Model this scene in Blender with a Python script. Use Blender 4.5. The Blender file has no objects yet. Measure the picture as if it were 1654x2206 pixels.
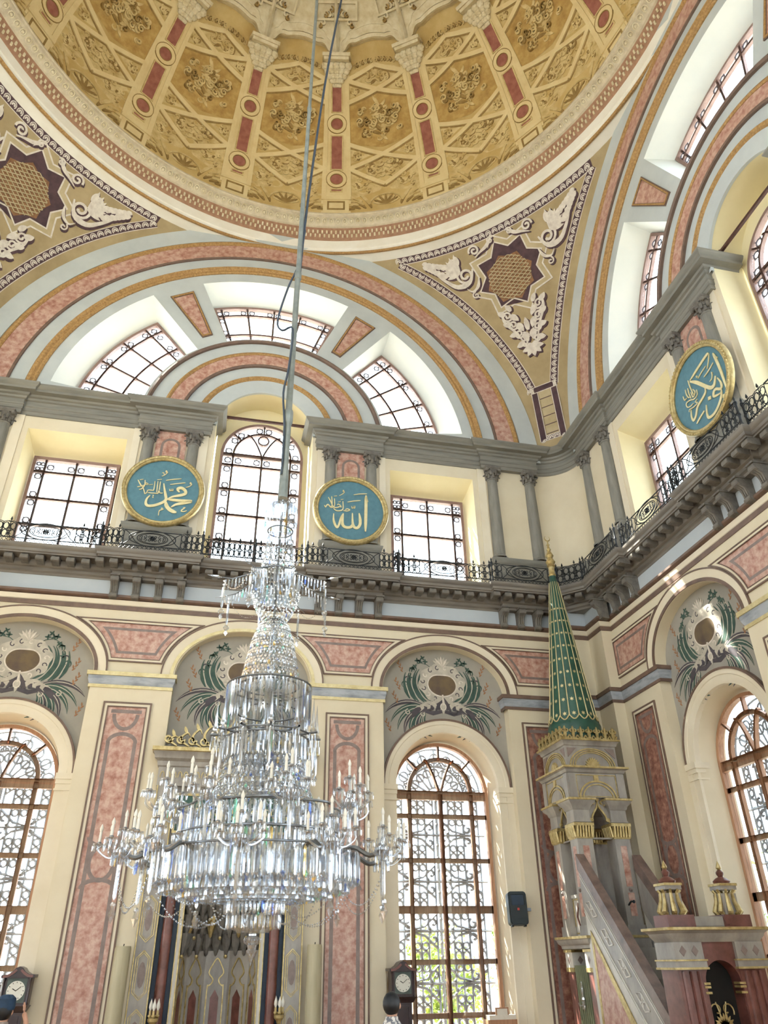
import bpy, math, random
from math import sin, cos, pi, radians, sqrt, atan2, hypot
from mathutils import Vector, Matrix
from mathutils.geometry import tessellate_polygon

SC = bpy.context.scene
COL = SC.collection
RND = random.Random(7)

# ------------------------------------------------------------------ camera
yaw, pitch, roll, FPX = 0.2274, 0.5443, -0.0145, 1600.0
CAMLOC = Vector((-0.715, -22.5543, 2.15))
fwd = Vector((sin(yaw) * cos(pitch), cos(yaw) * cos(pitch), sin(pitch)))
rgt = Vector((cos(yaw), -sin(yaw), 0))
upv = rgt.cross(fwd)
r2 = cos(roll) * rgt + sin(roll) * upv
u2 = -sin(roll) * rgt + cos(roll) * upv
cam_d = bpy.data.cameras.new('camera')
cam_d.sensor_fit = 'HORIZONTAL'
cam_d.sensor_width = 36
cam_d.lens = FPX / 1654.0 * 36
cam_d.clip_start = 0.05
cam_d.clip_end = 500
cam = bpy.data.objects.new('camera', cam_d)
COL.objects.link(cam)
cam.matrix_world = Matrix((
    (r2.x, u2.x, -fwd.x, CAMLOC.x), (r2.y, u2.y, -fwd.y, CAMLOC.y),
    (r2.z, u2.z, -fwd.z, CAMLOC.z), (0, 0, 0, 1)))
SC.camera = cam

# ------------------------------------------------------------------ sky, sun, exposure
world = bpy.data.worlds.new('sky')
SC.world = world
world.use_nodes = True
bg = world.node_tree.nodes['Background']
bg.inputs[0].default_value = (0.78, 0.89, 1.0, 1)
bg.inputs[1].default_value = 9.0
sun_d = bpy.data.lights.new('sun', 'SUN')
sun_d.energy = 34.0
sun_d.angle = 0.012
sun_d.color = (1.0, 0.93, 0.80)
sun = bpy.data.objects.new('sun', sun_d)
COL.objects.link(sun)
sun.rotation_euler = Vector((1.15, -1.0, -1.8)).to_track_quat('-Z', 'Y').to_euler()
SC.view_settings.view_transform = 'Standard'
SC.view_settings.look = 'None'
SC.view_settings.exposure = -0.26
SC.view_settings.gamma = 1.0
SC.view_settings.use_curve_mapping = False
cy = SC.cycles
cy.max_bounces = 6
cy.diffuse_bounces = 4
cy.glossy_bounces = 4
cy.transmission_bounces = 4
cy.transparent_max_bounces = 16
cy.use_adaptive_sampling = True
cy.adaptive_threshold = 0.1
cy.adaptive_min_samples = 8
cy.use_light_tree = False
cy.time_limit = 1150
world.cycles.sampling_method = 'NONE'
cy.caustics_reflective = False
cy.caustics_refractive = False
cy.sample_clamp_indirect = 6.0

# ------------------------------------------------------------------ room constants
W = 12.0            # half width of the hall (face of lower walls)
ZS = 19.2           # springing of the great arches
CEN = Vector((0, -W, 0))


def wall_matrix(deg):
    return Matrix.Translation(CEN) @ Matrix.Rotation(radians(deg), 4, 'Z') @ Matrix.Translation(-CEN)


M_BACK, M_RIGHT, M_LEFT, M_REAR = wall_matrix(0), wall_matrix(-90), wall_matrix(90), wall_matrix(180)


# ------------------------------------------------------------------ materials
def lin(c):
    return c / 12.92 if c <= 0.04045 else ((c + 0.055) / 1.055) ** 2.4


def rgb(h):
    h = h.lstrip('#')
    return tuple(lin(int(h[i:i + 2], 16) / 255) for i in (0, 2, 4)) + (1,)


def nodes_of(name):
    m = bpy.data.materials.new(name)
    m.use_nodes = True
    nt = m.node_tree
    return m, nt, nt.nodes['Principled BSDF']


def mat(name, c, c2=None, rough=0.6, metal=0.0, scale=2.0, stretch=(1, 1, 1), detail=5, lo=0.35, hi=0.7, bump=0.0, bscale=None, c3=None, spec=0.5):
    m, nt, b = nodes_of(name)
    b.inputs['Roughness'].default_value = rough
    b.inputs['Metallic'].default_value = metal
    b.inputs['Specular IOR Level'].default_value = spec
    b.inputs['Base Color'].default_value = rgb(c)
    if c2 or bump:
        tc = nt.nodes.new('ShaderNodeTexCoord')
        mp = nt.nodes.new('ShaderNodeMapping')
        mp.inputs['Scale'].default_value = stretch
        nt.links.new(tc.outputs['Object'], mp.inputs[0])
        no = nt.nodes.new('ShaderNodeTexNoise')
        no.inputs['Scale'].default_value = scale
        no.inputs['Detail'].default_value = detail
        no.inputs['Roughness'].default_value = 0.62
        nt.links.new(mp.outputs[0], no.inputs['Vector'])
        if c2:
            cr = nt.nodes.new('ShaderNodeValToRGB')
            cr.color_ramp.elements[0].position = lo
            cr.color_ramp.elements[0].color = rgb(c)
            cr.color_ramp.elements[1].position = hi
            cr.color_ramp.elements[1].color = rgb(c2)
            if c3:
                e = cr.color_ramp.elements.new((lo + hi) / 2)
                e.color = rgb(c3)
            nt.links.new(no.outputs['Fac'], cr.inputs[0])
            nt.links.new(cr.outputs[0], b.inputs['Base Color'])
        if bump:
            bp = nt.nodes.new('ShaderNodeBump')
            bp.inputs['Strength'].default_value = bump
            bp.inputs['Distance'].default_value = 0.03
            nb = no
            if bscale:
                nb = nt.nodes.new('ShaderNodeTexNoise')
                nb.inputs['Scale'].default_value = bscale
                nb.inputs['Detail'].default_value = 3
                nt.links.new(mp.outputs[0], nb.inputs['Vector'])
            nt.links.new(nb.outputs['Fac'], bp.inputs['Height'])
            nt.links.new(bp.outputs[0], b.inputs['Normal'])
    return m


MT = dict(
    cream=mat('cream_plaster', '#E2D8C0', '#D9CDB3', rough=.75, scale=.6),
    creamlt=mat('pale_cream_plaster', '#E8DFCB', '#DED3BC', rough=.7, scale=.7),
    yellow=mat('yellow_plaster', '#EFE4BE', '#E6D9AE', rough=.75, scale=.5),
    white=mat('white_plaster', '#EEF0EA', '#E2E7E4', rough=.75, scale=.5),
    blue=mat('pale_blue_plaster', '#C3CBD2', '#B6C0C9', rough=.75, scale=.5),
    grey=mat('grey_lunette_plaster', '#A7A39A', '#98958E', rough=.8, scale=.8),
    arch=mat('blue_grey_arch_plaster', '#C6CCCC', '#B7BEC0', rough=.75, scale=.7),
    stone=mat('grey_stone', '#8E8B82', '#6F6E69', rough=.6, scale=2.4, stretch=(.35, .35, 3), lo=.3, hi=.75, c3='#807E77'),
    stonebr=mat('brown_grey_stone', '#8A847C', '#68635E', rough=.6, scale=2.4, stretch=(.35, .35, 3), lo=.3, hi=.75),
    stonedk=mat('weathered_stone', '#7C7871', '#5F5B57', rough=.7, scale=6),
    pink=mat('pink_marble', '#CFB0A2', '#A06C5E', rough=.35, scale=5.5, detail=9, lo=.36, hi=.67, c3='#BC9384'),
    pinkdk=mat('deep_pink_marble', '#B68C78', '#774A40', rough=.4, scale=6, detail=9, lo=.36, hi=.66, c3='#96685A'),
    pinkgrey=mat('grey_marble_inlay', '#8D7E79', '#776863', rough=.4, scale=4, detail=7),
    brown=mat('brown_moulding', '#7C6558', '#66534A', rough=.5, scale=3),
    gold=mat('gilding', '#CFBD8A', '#A08A55', rough=.38, metal=.55, scale=8),
    goldpale=mat('pale_gilding', '#DDD0A2', '#C4B382', rough=.42, metal=.35, scale=5),
    ochre=mat('ochre_moulding', '#BC9862', '#8E6C40', rough=.6, scale=14, detail=8, c3='#A88250', bump=.35),
    bmarble=mat('blue_veined_marble', '#AEB5BE', '#7F8793', rough=.3, scale=1.6, stretch=(1, 1, 4), lo=.45, hi=.72),
    dome=mat('dome_ochre_fresco', '#D8C088', '#BF9F62', rough=.85, scale=.7, detail=7, c3='#CCB074'),
    domepan=mat('dome_panel_fresco', '#CDAF70', '#A5834A', rough=.85, scale=2.2, detail=8, c3='#BB9A5C'),
    domerel=mat('dome_relief_fresco', '#E2CF9C', '#BC9F64', rough=.85, scale=2.6, detail=6),
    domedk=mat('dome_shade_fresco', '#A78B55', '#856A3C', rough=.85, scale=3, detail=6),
    strap=mat('dome_strapwork', '#EBDAAC', '#DFC996', rough=.8, scale=1.4),
    stucco=mat('dome_stucco', '#E8DFC6', '#CFC09A', rough=.75, scale=3, bump=.2),
    red=mat('red_fresco', '#AD7264', '#8E5448', rough=.7, scale=3.2, detail=8),
    khaki=mat('khaki_fresco', '#B4A17C', '#9F8C68', rough=.85, scale=.9, detail=7),
    khakilt=mat('light_khaki_fresco', '#C2B290', '#AF9E7A', rough=.85, scale=1.5),
    ornw=mat('white_painted_ornament', '#E4DDD2', '#C8BEB4', rough=.8, scale=5),
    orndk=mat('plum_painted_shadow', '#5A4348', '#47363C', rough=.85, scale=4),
    lattice=mat('brown_lattice_fresco', '#9B7350', '#7B573B', rough=.8, scale=4),
    dentil=mat('terracotta_band', '#B08A70', '#966F58', rough=.8, scale=5),
    ringwhite=mat('white_ring_plaster', '#F4F1E8', '#EAE5D8', rough=.7, scale=1),
    egg=mat('pale_egg_moulding', '#D6CAB1', '#BBAE96', rough=.7, scale=4),
    iron=mat('glare_paled_iron', '#9AA3AF', '#868F9B', rough=.45, metal=.4, scale=6),  # pale tone puts the overexposed window glare into the grille's colour
    tracery=mat('grey_window_tracery', '#6E6A72', '#5A565E', rough=.5, scale=6),
    stonecol=mat('grey_column_stone', '#8F8D86', '#74736E', rough=.6, scale=3, stretch=(3, 3, .4), lo=.3, hi=.75),
    mbrown=mat('brown_grey_marble', '#857168', '#60504A', rough=.3, scale=3, detail=8),
    railiron=mat('black_railing_iron', '#34373A', '#26292C', rough=.5, metal=.4, scale=6),
    rust=mat('rusty_iron', '#5B3A33', '#46302B', rough=.6, metal=.2, scale=5),
    wood=mat('brown_window_wood', '#B98E6E', '#9A6F54', rough=.5, scale=3, stretch=(6, 6, .6)),
    wooddk=mat('dark_window_wood', '#957A72', '#7E625A', rough=.5, scale=3),
    teal=mat('teal_enamel', '#5A8796', '#4A7484', rough=.55, scale=4, detail=8),
    script=mat('pale_gold_script', '#E8DDB0', '#D9CB94', rough=.45, metal=.15, scale=5),
    green=mat('green_spire_paint', '#2F5B4C', '#244A3F', rough=.4, scale=3),
    mgrey=mat('grey_marble', '#A9A49C', '#837E79', rough=.3, scale=1.8, detail=8, stretch=(1.2, 1.2, .5), lo=.38, hi=.7, c3='#96918B'),
    mwhite=mat('white_marble', '#D5D1C8', '#B4B0AA', rough=.3, scale=1.6, detail=7, stretch=(1.2, 1.2, .6), lo=.42, hi=.75),
    mred=mat('red_porphyry', '#83554E', '#5F3B35', rough=.28, scale=3, detail=9, c3='#744A42'),
    bluedk=mat('dark_blue_paint', '#20364C', '#182B3E', rough=.5, scale=2),
    black=mat('dark_interior', '#1B1A19', '#141312', rough=.8, scale=2),
    blackplastic=mat('black_plastic', '#1E2B30', '#182327', rough=.5, scale=3),
    redlogo=mat('red_badge', '#B5413A', rough=.5),
    clockwood=mat('dark_mahogany', '#3C2A2C', '#2B1F24', rough=.3, scale=3, stretch=(5, 5, .6)),
    dial=mat('white_dial', '#E4E4DA', '#D6D6CC', rough=.4, scale=3),
    dialdark=mat('clock_spandrel', '#56645F', '#404C48', rough=.5, scale=8),
    candle=mat('tallow_candle', '#B9B195', '#A59C7E', rough=.5, scale=1.2, stretch=(4, 4, .4)),
    skin=mat('skin', '#C79A80', '#B98A70', rough=.55, scale=5),
    hair=mat('black_hair', '#181B20', '#101216', rough=.45, scale=30),
    cap=mat('navy_cap', '#27415C', '#1D3248', rough=.8, scale=5),
    cloth1=mat('patterned_shirt', '#DAD6D0', '#6F727A', rough=.85, scale=22, detail=2, lo=.45, hi=.55),
    cloth2=mat('taupe_wrap', '#A79A90', '#7F726C', rough=.9, scale=9, detail=3, lo=.4, hi=.6),
    trouser=mat('navy_trousers', '#2A3440', '#212A35', rough=.85, scale=5),
    carpet=mat('mosque_carpet', '#B39A7A', '#9C7F63', rough=.95, scale=4),
    ground=mat('bounce_ground', '#D8D4C8', '#C4BFB2', rough=.9, scale=1),  # pale tone of the added bounce plane outside
    leaf=mat('tree_leaves', '#A9B84E', '#6E8A34', rough=.7, scale=1.5, detail=6),
    leaf2=mat('dull_tree_leaves', '#8FA35A', '#5E7A3C', rough=.7, scale=1.5, detail=6),
    bark=mat('tree_bark', '#7C6A55', '#5F5041', rough=.9, scale=5),
    cartg=mat('painted_green_leaf', '#4C6258', '#35504C', rough=.85, scale=3),
    cartw=mat('painted_pale_scroll', '#C9C3B6', '#ABA59A', rough=.85, scale=4),
    cartk=mat('painted_dark_scroll', '#59545A', '#48454C', rough=.85, scale=4),
    cartc=mat('painted_ochre_centre', '#76654C', '#54484A', rough=.85, scale=1.6),
    carto=mat('painted_orange_sprig', '#A97F5E', '#93694B', rough=.85, scale=4),
    rod=mat('painted_steel_tube', '#8E948F', '#737A77', rough=.45, metal=.3, scale=4),
    cable=mat('blue_grey_cable', '#3F4A58', '#333D4A', rough=.6, scale=4),
    chmetal=mat('tarnished_silver', '#8E9296', '#6A6E72', rough=.3, metal=.8, scale=6),
    bulb=mat('frosted_bulb', '#EDEBE2', '#E2DFD4', rough=.25, scale=3),
    curtain=mat('sage_curtain', '#7D8166', '#656A52', rough=.9, scale=2),
    paper=mat('white_paper', '#E9E4D8', '#DAD3C4', rough=.8, scale=3),
)


def glassy(name, tint, refl, rough=0.02, trans=None):
    m, nt, b = nodes_of(name)
    nt.nodes.remove(b)
    out = nt.nodes['Material Output']
    t = nt.nodes.new('ShaderNodeBsdfTransparent')
    t.inputs[0].default_value = trans or (1, 1, 1, 1)
    g = nt.nodes.new('ShaderNodeBsdfGlossy')
    g.inputs['Color'].default_value = tint
    g.inputs['Roughness'].default_value = rough
    mx = nt.nodes.new('ShaderNodeMixShader')
    mx.inputs[0].default_value = refl
    nt.links.new(t.outputs[0], mx.inputs[1])
    nt.links.new(g.outputs[0], mx.inputs[2])
    nt.links.new(mx.outputs[0], out.inputs[0])
    return m


MT['glass'] = glassy('window_glass', (1, 1, 1, 1), 0.06, 0.02, (.96, .98, .98, 1))
MT['crystal'] = glassy('cut_crystal', (.8, .81, .82, 1), 0.27, 0.12, (.85, .875, .905, 1))
MT['crystal2'] = glassy('bright_crystal', (.92, .93, .94, 1), 0.38, 0.14, (.86, .885, .92, 1))
MT['flashblue'] = glassy('blue_painted_flash', (.35, .5, 1, 1), 0.5, 0.1, (.85, .9, 1, 1))  # these tints paint rainbow flashes of dispersed light into a few prisms
MT['flashgold'] = glassy('amber_painted_flash', (1, .8, .4, 1), 0.5, 0.1, (1, .95, .8, 1))
MT['flashgreen'] = glassy('green_painted_flash', (.5, 1, .85, 1), 0.45, 0.1, (.85, 1, .95, 1))


# ------------------------------------------------------------------ mesh building
class MB:
    def __init__(self):
        self.v, self.f, self.m = [], [], []

    def add(self, verts, faces, mi=0):
        o = len(self.v)
        self.v.extend(tuple(p) for p in verts)
        for fc in faces:
            self.f.append(tuple(i + o for i in fc))
            self.m.append(mi)
        return self

    def box(self, x0, x1, y0, y1, z0, z1, mi=0):
        v = [(x, y, z) for z in (z0, z1) for y in (y0, y1) for x in (x0, x1)]
        return self.add(v, [(0, 2, 3, 1), (4, 5, 7, 6), (0, 1, 5, 4), (2, 6, 7, 3), (0, 4, 6, 2), (1, 3, 7, 5)], mi)

    def frustum(self, c0, s0, c1, s1, mi=0):
        (x, y, z), (a, b) = c0, s0
        (X, Y, Z), (A, B) = c1, s1
        v = [(x - a, y - b, z), (x + a, y - b, z), (x - a, y + b, z), (x + a, y + b, z), (X - A, Y - B, Z), (X + A, Y - B, Z), (X - A, Y + B, Z), (X + A, Y + B, Z)]
        return self.add(v, [(0, 2, 3, 1), (4, 5, 7, 6), (0, 1, 5, 4), (2, 6, 7, 3), (0, 4, 6, 2), (1, 3, 7, 5)], mi)

    # plate in the (u, z) plane, between depths n0 (front) and n1 (back), with holes; hole i may shrink/move to holes_back[i]
    def plate(self, outer, holes, n0, n1, mi=0, side_mi=None, back=True, holes_back=None, mapf=None):
        mapf = mapf or (lambda u, z, n: (u, n, z))
        loops = [outer] + list(holes)
        tri = tessellate_polygon([[Vector((a, b, 0)) for a, b in lp] for lp in loops])
        flat = [p for lp in loops for p in lp]
        self.add([mapf(a, b, n0) for a, b in flat], tri, mi)
        lb = [outer] + list(holes_back or holes)
        if back:
            flb = [p for lp in lb for p in lp]
            self.add([mapf(a, b, n1) for a, b in flb], [t[::-1] for t in tri], mi)
        if n0 != n1:
            for k, (lp, lq) in enumerate(zip(loops, lb)):
                sm = mi if side_mi is None else (side_mi[k] if isinstance(side_mi, (list, tuple)) else side_mi)
                n = len(lp)
                self.add([mapf(a, b, n0) for a, b in lp] + [mapf(a, b, n1) for a, b in lq],
                         [(i, (i + 1) % n, n + (i + 1) % n, n + i) for i in range(n)], sm)
        return self

    # sweep: rows of points -> skin
    def skin(self, rows, close_u=False, close_v=False, mi=0, mis=None):
        R_, C_ = len(rows), len(rows[0])
        o = len(self.v)
        for r in rows:
            self.v.extend(tuple(p) for p in r)
        for i in range(R_ if close_u else R_ - 1):
            for j in range(C_ if close_v else C_ - 1):
                a, b = i, (i + 1) % R_
                c, d = j, (j + 1) % C_
                self.f.append((o + a * C_ + c, o + b * C_ + c, o + b * C_ + d, o + a * C_ + d))
                self.m.append(mis[j] if mis else mi)
        return self

    def archband(self, cu, cz, prof, a0, a1, seg, rx=0, rz=0, mi=0, mis=None):
        # prof: (r, n); ellipse when rx, rz given (r added to both)
        rows = []
        for i in range(seg + 1):
            a = a0 + (a1 - a0) * i / seg
            rows.append([(cu + (rx + r) * cos(a), n, cz + (rz + r) * sin(a)) for r, n in prof])
        return self.skin(rows, mi=mi, mis=mis)

    # moulding along a plan polyline; prof (d, z) with d to the left-hand... d positive = along offset normal
    def run(self, path, prof, mi=0, mis=None, side=1, closed=False):
        n = len(path)
        rows = []
        for i in range(n):
            p = Vector(path[i])
            if closed:
                a, b = Vector(path[i - 1]), Vector(path[(i + 1) % n])
            else:
                a = Vector(path[i - 1]) if i > 0 else None
                b = Vector(path[i + 1]) if i < n - 1 else None
            d0 = (p - a).normalized() if a is not None else (b - p).normalized()
            d1 = (b - p).normalized() if b is not None else d0
            n0 = Vector((-d0.y, d0.x)) * side
            n1 = Vector((-d1.y, d1.x)) * side
            m = n0 + n1
            m = m / max(0.25, m.dot(n0)) if m.length > 1e-6 else n0
            rows.append([(p.x + m.x * d, p.y + m.y * d, z) for d, z in prof])
        return self.skin(rows, close_u=closed, mi=mi, mis=mis)

    def tube(self, pts, r, sides=5, mi=0, closed=False, cap=False):
        pts = [Vector(p) for p in pts]
        n = len(pts)
        rs = r if isinstance(r, (list, tuple)) else [r] * n
        rows = []
        ref = None
        for i in range(n):
            if closed:
                t = pts[(i + 1) % n] - pts[i - 1]
            else:
                t = pts[min(i + 1, n - 1)] - pts[max(i - 1, 0)]
            t = t.normalized() if t.length > 1e-9 else Vector((0, 0, 1))
            if ref is None:
                ref = Vector((0, 0, 1)) if abs(t.z) < .9 else Vector((1, 0, 0))
            x = ref - t * ref.dot(t)
            if x.length < 1e-6:
                x = t.orthogonal()
            x.normalize()
            ref = x
            y = t.cross(x)
            rows.append([pts[i] + (x * cos(2 * pi * k / sides) + y * sin(2 * pi * k / sides)) * rs[i] for k in range(sides)])
        self.skin(rows, close_u=closed, close_v=True, mi=mi)
        if cap and not closed:
            o = len(self.v)
            self.add(rows[0], [tuple(range(sides))[::-1]], mi)
            self.add(rows[-1], [tuple(range(sides))], mi)
        return self

    def lathe(self, prof, c=(0, 0, 0), seg=16, mi=0, mis=None, a0=0, a1=2 * pi):
        full = abs(a1 - a0 - 2 * pi) < 1e-6
        k = seg if full else seg + 1
        rows = [[(c[0] + r * cos(a0 + (a1 - a0) * i / seg), c[1] + r * sin(a0 + (a1 - a0) * i / seg), c[2] + z) for r, z in prof] for i in range(k)]
        return self.skin(rows, close_u=full, mi=mi, mis=mis)

    # flat stroke with thickness following pts (2d) mapped by mapf(u, v, h)
    def stroke(self, pts, w, mapf, h0, h1, mi=0):
        n = len(pts)
        ws = w if isinstance(w, (list, tuple)) else [w] * n
        L, R = [], []
        for i in range(n):
            a, b = pts[max(i - 1, 0)], pts[min(i + 1, n - 1)]
            dx, dy = b[0] - a[0], b[1] - a[1]
            l = hypot(dx, dy) or 1
            nx, ny = -dy / l * ws[i] / 2, dx / l * ws[i] / 2
            L.append((pts[i][0] + nx, pts[i][1] + ny))
            R.append((pts[i][0] - nx, pts[i][1] - ny))
        rows = [[mapf(*L[i], h0), mapf(*L[i], h1), mapf(*R[i], h1), mapf(*R[i], h0)] for i in range(n)]
        self.skin(rows, mi=mi)
        self.add(rows[0], [(0, 1, 2, 3)], mi)
        self.add(rows[-1], [(3, 2, 1, 0)], mi)
        return self

    def fill(self, poly, mapf, h0, h1, mi=0, holes=()):
        return self.plate(poly, holes, h1, h0, mi=mi, back=False, mapf=mapf)

    def gridfill(self, poly, mapf, h, mi=0, rows=8, cols=8):
        zs = [p[1] for p in poly]
        z0, z1 = min(zs), max(zs)
        R_ = []
        n = len(poly)
        for i in range(rows + 1):
            z = z0 + (z1 - z0) * min(.9999, max(.0001, i / rows))
            xs = []
            for k in range(n):
                (xa, za), (xb, zb) = poly[k], poly[(k + 1) % n]
                if (za - z) * (zb - z) < 0:
                    xs.append(xa + (xb - xa) * (z - za) / (zb - za))
            if len(xs) < 2:
                continue
            lo, hi = min(xs), max(xs)
            R_.append([mapf(lo + (hi - lo) * j / cols, z, h) for j in range(cols + 1)])
        return self.skin(R_, mi=mi)

    def sphere(self, c, r, seg=10, rings=6, mi=0, sz=1.0):
        prof = [(max(1e-4, r * sin(pi * k / rings)), -r * sz * cos(pi * k / rings)) for k in range(rings + 1)]
        return self.lathe(prof, c, seg, mi)

    def merge(self, other, M=None, mi=None):
        vs = other.v if M is None else [tuple(M @ Vector(p)) for p in other.v]
        o = len(self.v)
        self.v.extend(vs)
        for fc, k in zip(other.f, other.m):
            self.f.append(tuple(i + o for i in fc))
            self.m.append(k if mi is None else mi)
        return self

    def mesh(self, name, mats, sharp=32):
        me = bpy.data.meshes.new(name)
        me.from_pydata(self.v, [], self.f)
        for k in (mats if isinstance(mats, (list, tuple)) else [mats]):
            me.materials.append(MT[k])
        me.polygons.foreach_set('material_index', self.m)
        me.polygons.foreach_set('use_smooth', [True] * len(self.f))
        me.update()
        try:
            me.set_sharp_from_angle(angle=radians(sharp))
        except Exception:
            pass
        return me

    def obj(self, name, mats, parent=None, sharp=32, **kw):
        return place(name, self.mesh(name, mats, sharp), parent, **kw)


def place(name, me, parent=None, loc=(0, 0, 0), rot=(0, 0, 0), scale=None, M=None, label=None, cat=None, group=None, kind=None):
    o = bpy.data.objects.new(name, me)
    COL.objects.link(o)
    if parent is not None:
        o.parent = parent
    if M is not None:
        o.matrix_local = M
    else:
        o.location = loc
        o.rotation_euler = rot
        if scale:
            o.scale = scale if isinstance(scale, (tuple, list)) else (scale,) * 3
    tag(o, label, cat, group, kind)
    return o


def tag(o, label=None, cat=None, group=None, kind=None):
    if label:
        o['label'] = label
    if cat:
        o['category'] = cat
    if group:
        o['group'] = group
    if kind:
        o['kind'] = kind
    return o


def empty(name, loc=(0, 0, 0), **kw):
    return place(name, None, None, loc=loc, **kw)


def copy_tree(o, parent=None, keep=None):
    c = o.copy()
    COL.objects.link(c)
    c.parent = parent
    for ch in o.children:
        if keep is None or keep(ch):
            copy_tree(ch, c, None)
    return c


def arc(cx, cz, rx, rz, a0, a1, n):
    return [(cx + rx * cos(a0 + (a1 - a0) * i / n), cz + rz * sin(a0 + (a1 - a0) * i / n)) for i in range(n + 1)]


def archloop(cx, z0, zs, r, n=24, rz=None):
    return [(cx - r, z0), (cx + r, z0)] + arc(cx, zs, r, rz or r, 0, pi, n)


def rect(u0, u1, z0, z1):
    return [(u0, z0), (u1, z0), (u1, z1), (u0, z1)]


def smooth(pts, k=4):
    out = []
    n = len(pts)
    for i in range(n - 1):
        p0, p1, p2, p3 = pts[max(i - 1, 0)], pts[i], pts[i + 1], pts[min(i + 2, n - 1)]
        for j in range(k):
            t = j / k
            out.append(tuple(0.5 * ((2 * p1[d]) + (-p0[d] + p2[d]) * t + (2 * p0[d] - 5 * p1[d] + 4 * p2[d] - p3[d]) * t * t + (-p0[d] + 3 * p1[d] - 3 * p2[d] + p3[d]) * t ** 3) for d in range(len(p1))))
    out.append(tuple(pts[-1]))
    return out


def taper(n, w, a=.25, b=.15):
    return [w * (a + (1 - a) * min(1, i / (n * .3 + 1e-6))) if i < n * .3 else w * (b + (1 - b) * min(1, (n - 1 - i) / (n * .7))) for i in range(n)]


def spiral(cx, cz, r0, r1, a0, a1, n=18):
    return [(cx + (r0 + (r1 - r0) * i / n) * cos(a0 + (a1 - a0) * i / n), cz + (r0 + (r1 - r0) * i / n) * sin(a0 + (a1 - a0) * i / n)) for i in range(n + 1)]


def wallmap(n0):
    return lambda u, z, h: (u, n0 - h, z)

# ================================================================== SETTING: floor, walls
MB().box(-16, 16, -28, 4, -.25, 0).obj('floor', 'carpet', kind='structure', label='pale carpeted floor of the prayer hall')
MB().box(-70, 70, -90, 70, -.9, -.5).obj('ground', 'ground', kind='structure', label='pale outdoor ground plane added to bounce light into the hall')  # added to bounce daylight up through the windows

BAYS = (-6.465, 6.465)


def bayhole(cu, half=2.085, zs=9.6, b=1.55):
    return [(cu - half, 0), (cu + half, 0)] + arc(cu, zs, half, b, 0, pi, 28)


def sector(r0, r1, a0, a1, n=16, cz=ZS):
    a0, a1 = radians(a0), radians(a1)
    return arc(0, cz, r0, r0, a0, a1, n) + arc(0, cz, r1, r1, a1, a0, n)


LUN = [(8.0, 51.4), (67.1, 112.9), (128.6, 172.0)]


def wall_mesh():
    b = MB()
    # 0 cream 1 grey 2 yellow 3 white 4 arch 5 blue
    b.plate(rect(-12, 12, -.3, 12.02), [bayhole(c) for c in BAYS] + [bayhole(0, 2.06)], 0, .36, 0)
    b.plate(rect(-12, 12, 12.02, 12.7), [], 0, .36, 5)
    for c in BAYS:
        b.plate(rect(c - 2.5, c + 2.5, -.3, 11.7), [archloop(c, .25, 6.73, 1.65)], .36, 1.2, 1, side_mi=0,
                holes_back=[archloop(c, .25, 6.68, 1.52)])
    b.plate(rect(-2.5, 2.5, -.3, 11.7), [rect(-1.0, 1.0, -.2, 4.6)], .36, 1.2, 1, side_mi=1)
    n0, n1 = .1, 1.2
    b.plate([(-12.2, 12.58), (12.2, 12.58), (12.2, ZS), (1.8, ZS), (1.8, 13.32), (-1.8, 13.32), (-1.8, ZS), (-12.2, ZS)],
            [rect(-8.07, -4.78, 13.32, 18.12), rect(4.78, 8.07, 13.32, 18.12)], n0, n1, 0, side_mi=2,
            holes_back=[rect(-7.9, -5.0, 13.32, 17.55), rect(5.0, 7.9, 13.32, 17.55)])
    holes = [sector(4.62, 7.88, a, c) for a, c in LUN]
    hb = [sector(4.75, 7.2, a + 2.2, c - 2.2) for a, c in LUN]
    b.plate([(1.8, ZS), (12.2, ZS), (12.2, 31.6), (-12.2, 31.6), (-12.2, ZS)] + arc(0, ZS, 1.8, 1.8, pi, 0, 20), holes, n0, n1, 4,
            side_mi=[2, 3, 3, 3], holes_back=hb)
    return b.mesh('wall', ['cream', 'grey', 'yellow', 'white', 'arch', 'blue'])


WME = wall_mesh()
wall_back = place('wall_back', WME, kind='structure', label='cream mihrab wall with three tall arched bays')
wall_right = place('wall_right', WME, M=M_RIGHT, kind='structure', label='cream side wall receding on the right')
wall_left = place('wall_left', WME, M=M_LEFT, kind='structure', label='cream side wall on the left')
wall_rear = place('wall_rear', WME, M=M_REAR, kind='structure', label='cream wall behind the viewer')
# corner piers
for nm, M in (('corner_pier', M_BACK), ('corner_pier', M_LEFT)):
    b = MB()
    b.box(10.68, 12.3, -.383, .3, -.3, 12.02).box(11.617, 12.3, -1.32, .3, -.3, 12.02)
    b.box(10.68, 12.3, -.383, .3, 12.02, 12.7, 1).box(11.617, 12.3, -1.32, .3, 12.02, 12.7, 1)
    b.obj(nm, ['cream', 'blue'], wall_back, M=M)


def on_walls(name, me, u_list, parent_pairs, n=0, z=0, keepR=lambda u: u < 1.5, **kw):
    """put a shared mesh at each u of the back wall and, where in view, of the right wall"""
    out = []
    for par, keep in parent_pairs:
        for u in u_list:
            if keep(u):
                out.append(place(name, me, par, loc=(u, n, z), **kw))
    return out


ALL = lambda u: True
WP = ((wall_back, lambda u: True), (wall_right, lambda u: u < 1.6))

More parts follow.
